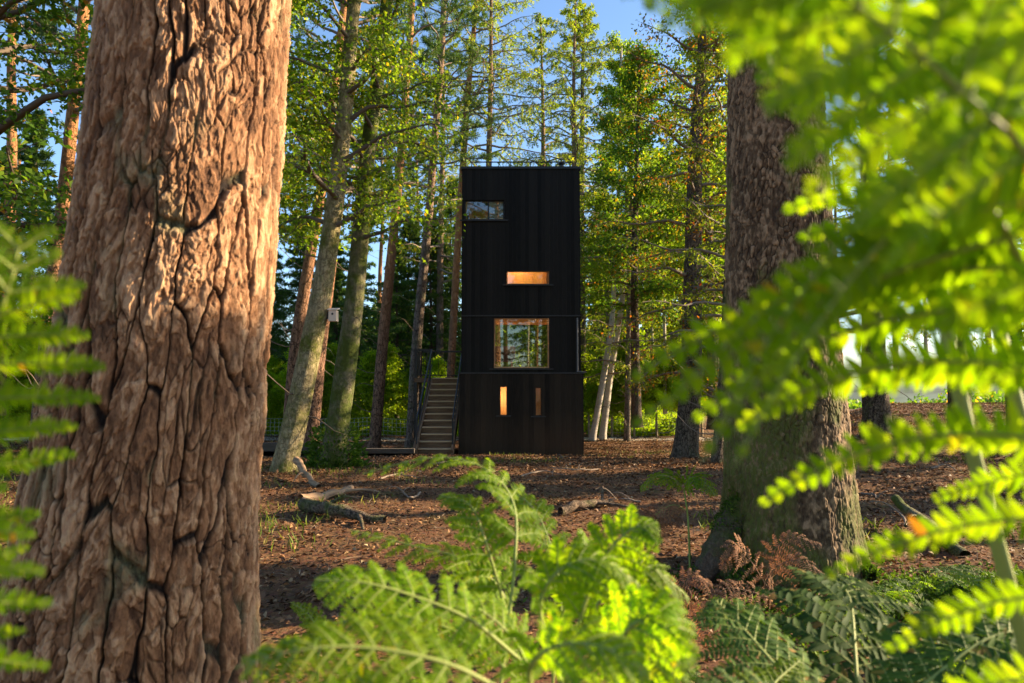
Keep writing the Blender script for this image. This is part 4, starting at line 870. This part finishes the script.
# ------------------------------------------------------------------ dead wood on the ground
def branch(name, label, pts, r0, r1, mat='log', seed=0, forks=0, cat='branch', stub=False):
    q = []
    for (px, py, Y, dz) in pts:
        p = at(px, py, Y); p[2] = hz1(p[0], p[1]) + dz; q.append(p)
    base = np.array(q[0]); P = spline(q, 40) - base
    P += .02 * np.stack([fbm(np.linspace(0, 6, 40), 0 * P[:, 0], 0 * P[:, 0], seed + s_, 3) for s_ in (1, 2, 3)], -1)
    g = G(); V, Fc = tubes(P, np.linspace(r0, r1, 40), 14); V = V + r0 * .35 * np.stack([fbm(V[:, 0] * 7, V[:, 1] * 7, V[:, 2] * 7, seed + s_, 3) for s_ in (4, 5, 6)], -1); g.add(V, Fc)
    rng = np.random.default_rng(seed)
    for k in range(forks):
        i = rng.integers(8, 34); a = rng.uniform(-1.2, 1.2); d = nrm(P[i + 1] - P[i]); sd = np.array((-d[1], d[0], .25)) * (1 if k % 2 else -1)
        L_ = rng.uniform(.2, .6) * (r0 / .04) ** .5; s_ = np.linspace(0, 1, 7)[:, None]
        B = P[i] + (d * .7 + sd * .8) * L_ * s_ + np.array((0, 0, .06)) * np.sin(s_ * 3)
        V, Fc = tubes(B, np.linspace(r0 * .4, .004, 7), 6); g.add(V, Fc)
    o = obj(name, g, M[mat]); o.location = base
    return tag(o, label, cat)
branch('fallen_branch', 'bare broken orange-brown branch propped up right of the leaning pale tree', [(297, 466, 9.0, .20), (305, 478, 8.6, .12), (318, 497, 8.1, .02)], .05, .03, 'bare_wood', 1, 1)
branch('fallen_log', 'rough pale log lying in front of the mossy tree', [(300, 511, 6.9, .05), (330, 503, 7.3, .06), (352, 494, 7.7, .05)], .05, .03, 'bare_wood', 2, 1, 'log')
branch('fallen_log', 'dark mossy crooked log lying below the pale log', [(302, 519, 6.4, .05), (330, 526, 6.1, .08), (352, 530, 6.0, .07), (385, 533, 5.9, .03)], .06, .035, 'log', 3, 2, 'log')
branch('fallen_branch', 'thin dark branch on the ground left of the mid-distance young fern', [(560, 508, 6.3, .04), (585, 503, 6.5, .05), (612, 500, 6.7, .03)], .045, .03, 'log', 4, 2)
branch('fallen_branch', 'bright moss-green branch slanting down to the right of the massive fir', [(893, 462, 5.9, .22), (915, 482, 5.5, .14), (940, 503, 5.0, .06), (965, 520, 4.7, .0)], .035, .05, 'mossgreen' if 'mossgreen' in M else 'mossy_bark', 5, 3)
branch('fallen_branch', 'thin pale stick in the litter in front of the tower', [(430, 474, 10.5, .03), (455, 471, 11, .04), (480, 470, 11.3, .02)], .02, .01, 'bare_wood', 6, 2)
for k, (a_, b_, c_) in enumerate([(860, 470, 7.5), (930, 452, 9), (600, 470, 10), (520, 480, 9), (640, 500, 7), (420, 497, 7.5), (380, 480, 9), (560, 462, 13), (905, 500, 5.6), (990, 470, 7)]):
    dx = rg.uniform(-30, 30)
    branch('fallen_twig', None, [(a_, b_, c_, .02), (a_ + dx, b_, c_ + rg.uniform(-.4, .6), .04), (a_ + dx * 2, b_, c_ + rg.uniform(-.3, .9), .01)], .012, .005, 'dead_twig', 10 + k, 2, 'twig')
    o = COL.objects[-1]; tag(o, 'thin dry twig lying in the brown leaf litter', 'twig', 'dry twigs in the leaf litter')

# ------------------------------------------------------------------ litter, grass, moss (uncountable)
rng = np.random.default_rng(9); N_ = 210000
y = 1.0 + 29 * rng.random(N_) ** .75; x = (rng.uniform(-1.05, 1.0, N_)) * (y * .80 + .6)
z = hz(x, y) + .006 + .012 * rng.random(N_)
D = nrm(np.stack([rng.normal(0, 1, N_), rng.normal(0, 1, N_), rng.normal(0, .25, N_)], -1)); Nn = nrm(rng.normal(0, .38, (N_, 3)) + np.array((0, 0, 1)))
cl = fbm(x * 1.3, y * 1.3, 0 * x, 33, 4); z += .03 * np.clip(cl, 0, 1) * rng.random(N_); ls = rng.uniform(.015, .05, N_) * (1 + .03 * y) * (1 + .5 * cl); V, Fc = quads_leaf(np.stack([x, y, z], -1), D, ls, ls * .5, rng, .22, Nn)
g = G(); g.add(V, Fc)
tag(obj('leaf_litter', g, M['litter']), 'brown fallen leaves and needles strewn over the forest floor', 'leaf litter', kind='stuff')
N_ = 40000; y = 1.5 + 26 * rng.random(N_) ** .8; x = rng.uniform(-1, 1, N_) * (y * .8 + .5)
dn = fbm(x * .5, y * .5, 0 * x, 40, 4); k = dn + .30 * sstep(-.5, -3.5, x) + .35 * ((y < 5.5) & (x > 2.0)) > .32; x, y = x[k], y[k]; N_ = len(x)
D = nrm(np.stack([rng.normal(0, .5, N_), rng.normal(0, .5, N_), np.ones(N_)], -1)); ls = rng.uniform(.04, .13, N_)
V, Fc = quads_leaf(np.stack([x, y, hz(x, y) - .005], -1), D, ls, .004 + ls * .07, rng, .05); g = G(); g.add(V, Fc)
tag(obj('grass', g, M['grass']), 'sparse tufts of short grass between the fallen leaves', 'grass', kind='stuff')
rng = np.random.default_rng(19); N_ = 26000
y = 1.2 + 24 * rng.random(N_) ** .8; x = rng.uniform(-1, 1, N_) * (y * .8 + .5); k = fbm(x * .9, y * .9, 0 * x, 61, 3) > -.12; x, y = x[k], y[k]; N_ = len(x)
th = rng.uniform(0, 6.28, N_); D = nrm(np.stack([np.cos(th), np.sin(th), rng.normal(.03, .12, N_)], -1)); ls = rng.uniform(.05, .28, N_) ** 1.2
V, Fc = quads_leaf(np.stack([x, y, hz(x, y) + .012], -1), D, ls, .004 + ls * .022, rng, .04, nrm(rng.normal(0, .2, (N_, 3)) + np.array((0, 0, 1)))); g = G(); g.add(V, Fc)
tag(obj('needle_litter', g, leaf_mat('dry_needle', [(0, (.10, .06, .035)), (.6, (.26, .17, .10)), (1, (.46, .34, .22))], .05, (1, .9, .7), .7)), 'dry needles, stalks and slivers of twig scattered in the leaf litter', 'needle litter', kind='stuff')
# moss and small ground ferns round the fir foot
N_ = 26000
cx = np.concatenate([rng.normal(2.75, .42, N_ // 2), rng.normal(2.1, .7, N_ // 2)]); cyy = np.concatenate([rng.normal(3.55, .35, N_ // 2), rng.normal(3.6, .4, N_ // 2)])
bump_ = .10 * np.exp(-((cx - 2.75) ** 2 / .2 + (cyy - 3.6) ** 2 / .12))
D = nrm(np.stack([rng.normal(0, 1, N_), rng.normal(0, 1, N_), np.abs(rng.normal(.3, .5, N_))], -1)); ls = rng.uniform(.015, .05, N_)
V, Fc = quads_leaf(np.stack([cx, cyy, hz(cx, cyy) + bump_ * rng.random(N_) ** .4 * 1.6 + .005], -1), D, ls, ls * .35, rng, .1); g = G(); g.add(V, Fc)
tag(obj('moss', g, M['moss']), 'bright green moss cushions around the foot of the massive fir', 'moss', kind='stuff')

# shaggy moss and shoots at the mossy tree foot
bm_ = at(332, 466, 10.4); N_ = 1500
g = G(); th = rng.uniform(0, 6.28, N_); rr = .24 + np.abs(rng.normal(0, .07, N_)); zz_ = rng.random(N_) ** 2.2 * .6
D = nrm(np.stack([np.cos(th), np.sin(th), rng.normal(.3, .6, N_)], -1)); ls = rng.uniform(.04, .11, N_)
V, Fc = quads_leaf(np.stack([bm_[0] + rr * np.cos(th) * (1.25 - .45 * zz_), 10.6 + rr * np.sin(th) * (1.25 - .45 * zz_), hz1(bm_[0], 10.6) + zz_], -1), D, ls, ls * .4, rng); g.add(V, Fc)
tag(obj('ivy_shoots', g, M['moss']), 'shaggy green shoots growing round the foot of the mossy tree', 'shoots', kind='stuff')

# ------------------------------------------------------------------ ferns
def frond(parent, pts, hint, pin=.2, npairs=14, npl=16, pl=.02, t0=.12, ang=68, droop=.18, curl=0., leaf='bracken', stemm='stipe', rng=None, rs=.0035, prof=None, wf=.82, lobes=False, label=None, pbase=.55, sides=(-1, 1)):
    "bracken frond: rachis through world points pts, blade facing hint"
    rng = rng or np.random.default_rng(1)
    o = np.array(parent.location)
    n = 60; C_ = spline([np.array(p, float) - o for p in pts], n)
    Tn = nrm(np.gradient(C_, axis=0)); hint = np.array(hint, float)
    Sd = nrm(np.cross(Tn, np.broadcast_to(hint, Tn.shape))); Nn = np.cross(Sd, Tn)
    seglen = np.linalg.norm(C_[-1] - C_[0])
    g = G(); V, Fc = tubes(C_, np.linspace(rs, rs * .25, n), 6); g.add(V, Fc, 1)
    prof = prof or (lambda u: (pbase + (1 - pbase) * sstep(0, .18, u)) * (1 - u) ** .75 + .03)
    ti = t0 + (1 - t0) * (1 - (1 - np.linspace(0, 1, npairs, endpoint=False)) ** 1.25)
    v = np.array([0, .22, .55, .85, 1.0]); hw = np.array([.42, .50, .40, .22, .03])
    PIN = []
    for k, t in enumerate(ti):
        u = (t - t0) / (1 - t0); L = pin * prof(u)
        if L < .008: continue
        x = t * (n - 1); i = int(x); f = x - i; i2 = min(i + 1, n - 1)
        c0 = C_[i] * (1 - f) + C_[i2] * f; T_, S_, N_ = Tn[i], Sd[i], Nn[i]
        for s in sides:
            a = R(ang * (1 - .35 * u)) + rng.normal(0, .10); d = math.cos(a) * T_ + math.sin(a) * s * S_ + rng.normal(.05, .10) * N_
            Lp = L * rng.uniform(.9, 1.08)
            q = np.linspace(0, 1, 14)[:, None]
            B = c0 + d * Lp * q + np.array((0, 0, -1.)) * droop * Lp * q ** 2 * rng.uniform(.7, 1.3) + T_ * curl * Lp * q ** 2
            PIN.append((B, N_, Lp, prof(u)))
    Bs = np.array([p[0] for p in PIN]); V, Fc = tubes(Bs, np.broadcast_to(np.linspace(.0013, .0004, 14), Bs.shape[:2]) * (rs / .0035), 4); g.add(V, Fc, 1)
    for B, N_, Lp, pu in PIN:
        m_ = max(4, int(npl * (.45 + .55 * min(1, Lp / pin * 1.2))))
        s_ = (np.arange(m_) + .7) / (m_ + .35); x = s_ * 13; i = np.minimum(x.astype(int), 12); f = (x - i)[:, None]
        p0 = B[i] * (1 - f) + B[i + 1] * f; t_ = nrm(B[i + 1] - B[i])
        Np = nrm(N_ - (t_ @ N_)[:, None] * t_); sp = np.cross(t_, Np)
        plen = 1.1 * pl * (1 - s_ ** 2.2) ** .8 * (.35 + .65 * min(1, pu * 1.3)) + .002
        w = Lp / m_ * wf
        for sg in (-1, 1):
            e = nrm(sp * sg * .93 + t_ * .36 + rng.normal(0, .10, (m_, 3)))
            ax = nrm(np.cross(Np + rng.normal(0, .22, (m_, 3)), e))
            l_ = plen * rng.uniform(.74, 1.14, m_); cu = rng.uniform(.05, .30, m_)
            vv = v[None, :, None]; hh = hw[None, :, None] * w
            cen = p0[:, None] + e[:, None] * (vv * l_[:, None, None]) - Np[:, None] * (vv ** 2 * (l_ * cu)[:, None, None])
            Lf = cen + ax[:, None] * hh + Np[:, None] * hh * .25; Rt = cen - ax[:, None] * hh + Np[:, None] * hh * .25
            VV = np.stack([Lf, cen, Rt], 2).reshape(-1, 3)         # m,5,3,3
            b0 = (np.arange(m_) * 15)[:, None, None] + (np.arange(4) * 3)[None, :, None] + np.arange(2)[None, None, :]
            g.add(VV, np.stack([b0, b0 + 1, b0 + 4, b0 + 3], -1).reshape(-1, 4), 0)
    fo = obj('frond', g, [M[leaf], M[stemm]], parent)
    if label: fo['label'] = label
    return fo
def fern(label, root, name='bracken_fern', cat='fern', stalks=(), stemm='stipe', r=.004, group=None):
    root = np.array(root, float); root[2] = hz1(root[0], root[1])
    t = thing(name, label, cat, root, 0, group)
    for s in stalks:
        g = G(); P = spline([np.array((0, 0, -.03))] + [np.array(q) - root for q in s], 20); V, Fc = tubes(P, np.linspace(r * 1.3, r * .8, 20), 7); g.add(V, Fc); obj('stalk', g, M[stemm], t)
    return t
A = at
rF = np.random.default_rng(12)
# right foreground, sharp-ish big frond whose pinnae reach left
def AF(px, py, Y): return A(px, py, Y * .62)
fr1 = [AF(1120, 690, .62), AF(1085, 560, .60), AF(1060, 430, .57), AF(1035, 310, .54), AF(1010, 240, .52), AF(975, 190, .50), AF(930, 150, .48)]
f1 = fern('tall bright bracken at the right whose fingers reach across the massive fir', (.52, .46, 0), stalks=[[(.48, .45, .5), fr1[0]]])
frond(f1, fr1, (-.6, -.8, .2), pin=.222, npairs=12, npl=25, pl=.0165, t0=.02, ang=80, droop=.42, rng=rF, pbase=.85, rs=.004, wf=.92, prof=lambda u: (.50 + .50 * sstep(.05, .55, u)) * (1 - u * .9) ** .3)
fr2 = [AF(1140, 560, .72), AF(1060, 330, .68), AF(1010, 200, .64), AF(980, 80, .62), AF(960, -40, .60)]
frond(f1, fr2, (-.6, -.8, .2), pin=.155, npairs=10, npl=22, pl=.014, t0=.10, ang=80, droop=.22, rng=rF, rs=.003, wf=.92)
# above: fronds almost touching the lens
f2 = fern('very blurred bracken arching over the top right corner', (.55, .30, 0), stalks=[[(.50, .28, .7), A(1150, 330, .28)]])
for pts, pin, sd_ in [([(1150, 420, .36), (1115, 260, .35), (1080, 110, .33), (1040, -40, .31), (990, -170, .30)], .175, (-1,)),
                 ([(1150, 400, .30), (1060, 200, .27), (960, 90, .25), (850, 0, .24), (760, -70, .23)], .080, (-1, 1)),
                 ([(1120, 330, .46), (980, 160, .42), (860, 55, .40), (750, 0, .38), (640, -30, .37)], .070, (-1, 1))]:
    frond(f2, [A(*p) for p in pts], (-.62, -.75, .22), pin=pin, npairs=13, npl=18, pl=.0135, t0=.08, ang=74, droop=.12, rng=rF, rs=.002, wf=.95, sides=sd_, prof=lambda u: (.7 + .3 * sstep(0, .3, u)) * (1 - u * .95) ** .4)
f3 = fern('bracken with upright stalks at the right edge', (.62, .62, 0), stalks=[[(.62, .62, .5), A(1015, 400, .62), A(985, 180, .6)], [(.56, .62, .5), A(960, 400, .62), A(950, 210, .6)]], r=.0065)
frond(f3, [A(985, 180, .6), A(945, 110, .56), A(880, 70, .52), A(810, 80, .5)], (0, -.7, .8), pin=.10, npairs=11, npl=12, pl=.014, t0=.05, ang=72, droop=.2, rng=rF, wf=1.1)
0 and frond(f3, [A(950, 210, .6), A(990, 130, .56), A(1050, 90, .52), A(1110, 90, .5)], (0, -.7, .8), pin=.10, npairs=11, npl=12, pl=.014, t0=.05, ang=72, droop=.2, rng=rF, wf=1.1)

# central foreground clump
f4 = fern('big bright bracken clump at the bottom centre in front of the tower', (.03, .92, 0), stalks=[[(.03, .92, .4), A(540, 690, .9)], [(.05, .9, .4), A(590, 700, .85)], [(-.02, .9, .4), A(500, 690, .95)]])
specs = [
 ([(520, 640, .70), (500, 590, .70), (465, 560, .70), (410, 545, .71), (350, 530, .72)], .060, 0),
 ([(500, 690, .90), (515, 560, .95), (512, 500, 1.0), (480, 466, 1.02), (430, 458, 1.04), (362, 474, 1.05)], .085, 1),
 ([(520, 660, .52), (470, 620, .50), (410, 595, .49), (360, 582, .48), (315, 580, .48)], .050, 0),
 ([(520, 700, .42), (450, 665, .40), (370, 648, .39), (300, 650, .38), (235, 668, .38)], .045, 0),
 ([(560, 690, .54), (580, 620, .54), (600, 565, .54), (630, 530, .54), (655, 525, .54)], .055, 0),
 ([(560, 700, .46), (610, 650, .45), (640, 620, .44), (670, 620, .44), (690, 660, .44)], .052, 0),
 ([(520, 660, .66), (500, 590, .66), (485, 540, .66), (470, 505, .68), (440, 495, .69)], .055, 0),
 ([(560, 680, .70), (560, 590, .72), (545, 530, .75), (525, 500, .77), (500, 492, .78)], .060, 0),
 ([(540, 720, .40), (530, 670, .39), (560, 645, .38), (610, 650, .37), (650, 680, .37)], .042, 0),
 ([(500, 730, .50), (430, 700, .48), (360, 690, .47), (300, 700, .46)], .045, 0),
 ([(600, 740, .50), (620, 690, .48), (650, 665, .47), (690, 670, .46)], .045, 0),
 ([(540, 720, .56), (520, 650, .56), (480, 610, .56), (440, 600, .56)], .048, 0),
 ([(550, 720, .66), (560, 620, .66), (590, 570, .66), (580, 530, .67)], .055, 0),
 ([(540, 700, .60), (470, 640, .60), (420, 620, .60), (380, 615, .60), (330, 625, .60)], .052, 0),
 ([(560, 680, .62), (600, 600, .62), (625, 570, .62), (655, 570, .62), (690, 600, .62)], .052, 0),
 ([(560, 680, .50), (540, 610, .49), (560, 570, .49), (600, 560, .49), (640, 585, .49)], .050, 0)]
for k, (pts, pin, dk_) in enumerate(specs):
    kz = 1.0 if dk_ else 1.45; pin *= kz
    P = [A(a_, b_, c_ * kz) for a_, b_, c_ in pts]
    frond(f4, P, (.5 + rF.normal(0, .25), -.5 + rF.normal(0, .15), .8), pin=pin, npairs=13, npl=16, pl=pin * .125, t0=.18, ang=58, droop=.35, rng=rF, rs=.0025, wf=.95, leaf='bracken')
up = (0, -.55, 1)
f5 = fern('small single bracken frond near the foot of the huge pine', (-.42, 1.25, 0), stalks=[[(-.36, 1.3, .3), A(318, 660, 1.3)]], r=.003)
frond(f5, [A(318, 660, 1.3), A(320, 638, 1.32), A(308, 614, 1.33), A(290, 602, 1.34)], up, pin=.04, npairs=13, npl=9, pl=.007, t0=.15, droop=.1, rng=rF, rs=.002)
# left edge
f6 = fern('bracken at the left edge overlapping the huge pine trunk', (-.62, .50, 0), stalks=[[(-.60, .50, .5), A(-90, 660, .46)]])
frond(f6, [A(-130, 660, .46), A(-105, 540, .45), A(-70, 440, .44), A(-30, 360, .43), A(5, 300, .42), A(22, 235, .42)], (.55, -.85, .2), pin=.090, npairs=12, npl=20, pl=.0105, t0=.0, ang=66, droop=.10, rng=rF, rs=.0028, wf=.95, prof=lambda u: .22 + .78 * sstep(1.05, .45, u))
frond(f6, [A(-130, 700, .40), A(-100, 600, .39), A(-70, 500, .38), A(-40, 420, .37)], (.55, -.85, .2), pin=.09, npairs=8, npl=20, pl=.011, t0=.0, ang=84, droop=.1, rng=rF, wf=.95)
# bottom right: darker fern seen from above
f7 = fern('low dark blue-green fern spreading across the bottom right corner', (.58, 1.15, 0), stalks=[[(.58, 1.1, .3), A(860, 720, .95)]])
for pts, pin in [([(860, 740, .95), (855, 650, 1.05), (850, 600, 1.15), (835, 575, 1.22)], .22), ([(860, 740, .95), (790, 680, .98), (740, 625, 1.05), (715, 600, 1.1)], .13), ([(860, 740, .9), (930, 680, .92), (985, 640, .95), (1040, 625, .98)], .16), ([(860, 740, .85), (800, 720, .82), (740, 700, .8), (700, 690, .8)], .10)]:
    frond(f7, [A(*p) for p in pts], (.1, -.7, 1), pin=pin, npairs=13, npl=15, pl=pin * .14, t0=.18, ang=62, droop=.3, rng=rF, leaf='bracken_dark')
f8 = fern('bright green fern tucked into the bottom right corner', (1.3, 1.6, 0), stalks=[])
for pts, pin in [([(1060, 700, 1.5), (1010, 650, 1.6), (960, 620, 1.7), (920, 610, 1.8)], .16), ([(1060, 700, 1.5), (1040, 630, 1.65), (1000, 590, 1.8), (950, 570, 1.9)], .16), ([(760, 740, .9), (770, 690, .95), (800, 660, 1.0)], .08)]:
    frond(f8, [A(*p) for p in pts], (.1, -.5, 1), pin=pin, npairs=13, npl=12, pl=pin * .13, t0=.1, ang=62, droop=.25, rng=rF)
# mid-distance young fern and dead fronds round the fir foot
p9 = A(690, 545, 4.3); f9 = fern('young green fern on a single stalk left of the massive fir', p9, stalks=[[A(688, 520, 4.3), A(684, 490, 4.3)]], r=.006)
frond(f9, [A(684, 490, 4.3), A(672, 478, 4.3), A(655, 476, 4.35), A(640, 490, 4.4)], up, pin=.16, npairs=11, npl=9, pl=.028, t0=.1, droop=.3, rng=rF, rs=.004)
frond(f9, [A(684, 490, 4.3), A(690, 478, 4.25), A(702, 480, 4.2), A(716, 496, 4.1)], up, pin=.18, npairs=11, npl=9, pl=.028, t0=.1, droop=.3, rng=rF, rs=.004)
frond(f9, [A(686, 510, 4.3), A(672, 505, 4.3), A(655, 515, 4.3)], up, pin=.12, npairs=9, npl=8, pl=.024, t0=.1, droop=.3, rng=rF, leaf='dead_fern')
for lab, bx_, fs in [
   ('withered brown fern drooping against the foot of the massive fir', (780, 600, 3.75), [[(775, 600, 3.75), (770, 560, 3.72), (790, 538, 3.7), (822, 545, 3.65)], [(775, 600, 3.75), (750, 560, 3.7), (735, 545, 3.65), (722, 570, 3.6)], [(775, 600, 3.7), (770, 575, 3.6), (795, 560, 3.55), (825, 575, 3.5)], [(775, 600, 3.7), (745, 590, 3.6), (722, 590, 3.5), (705, 615, 3.45)]]),
   ('rusty dead fern left of the mossy root', (660, 640, 3.2), [[(668, 640, 3.2), (672, 600, 3.2), (690, 578, 3.2), (712, 585, 3.2)], [(668, 640, 3.2), (655, 605, 3.2), (660, 590, 3.2), (640, 600, 3.2)], [(668, 640, 3.2), (690, 620, 3.15), (710, 610, 3.1), (725, 625, 3.1)]]),
   ('dry orange bracken stems behind the central clump', (662, 545, 4.4), [[(662, 545, 4.4), (660, 525, 4.4), (668, 512, 4.4), (682, 520, 4.4)], [(662, 545, 4.4), (652, 522, 4.4), (640, 515, 4.4), (628, 525, 4.4)], [(650, 545, 4.5), (640, 530, 4.5), (655, 500, 4.6)]])]:
    t_ = fern(lab, A(*bx_), name='dead_fern')
    for pts in fs: frond(t_, [A(*p) for p in pts], (rF.normal(0, .3), -.7, .7), pin=.17, npairs=14, npl=12, pl=.017, t0=.1, ang=58, droop=.5, rng=rF, leaf='dead_fern', stemm='stipe_dead', rs=.003, wf=.5)
for k, (px, py, Y) in enumerate([(700, 640, 2.6), (880, 560, 3.5), (930, 575, 3.4), (870, 600, 3.0), (980, 560, 3.6), (940, 620, 2.6)]):
    b0 = A(px, py, Y); t_ = fern(['low fern in the shade below the mossy root', 'small fern on the moss right of the massive fir', 'spreading fern on the moss cushion', 'low fern just above the dark foreground fern', 'low fern by the right edge beyond the moss', 'bright low fern behind the bottom right corner fern'][k], b0, group='low ferns round the fir foot')
    b0[2] = t_.location[2]
    for q in range(5):
        a = rF.uniform(0, 6.28); L_ = rF.uniform(.25, .42); d = np.array((math.cos(a), math.sin(a) * .8, 0))
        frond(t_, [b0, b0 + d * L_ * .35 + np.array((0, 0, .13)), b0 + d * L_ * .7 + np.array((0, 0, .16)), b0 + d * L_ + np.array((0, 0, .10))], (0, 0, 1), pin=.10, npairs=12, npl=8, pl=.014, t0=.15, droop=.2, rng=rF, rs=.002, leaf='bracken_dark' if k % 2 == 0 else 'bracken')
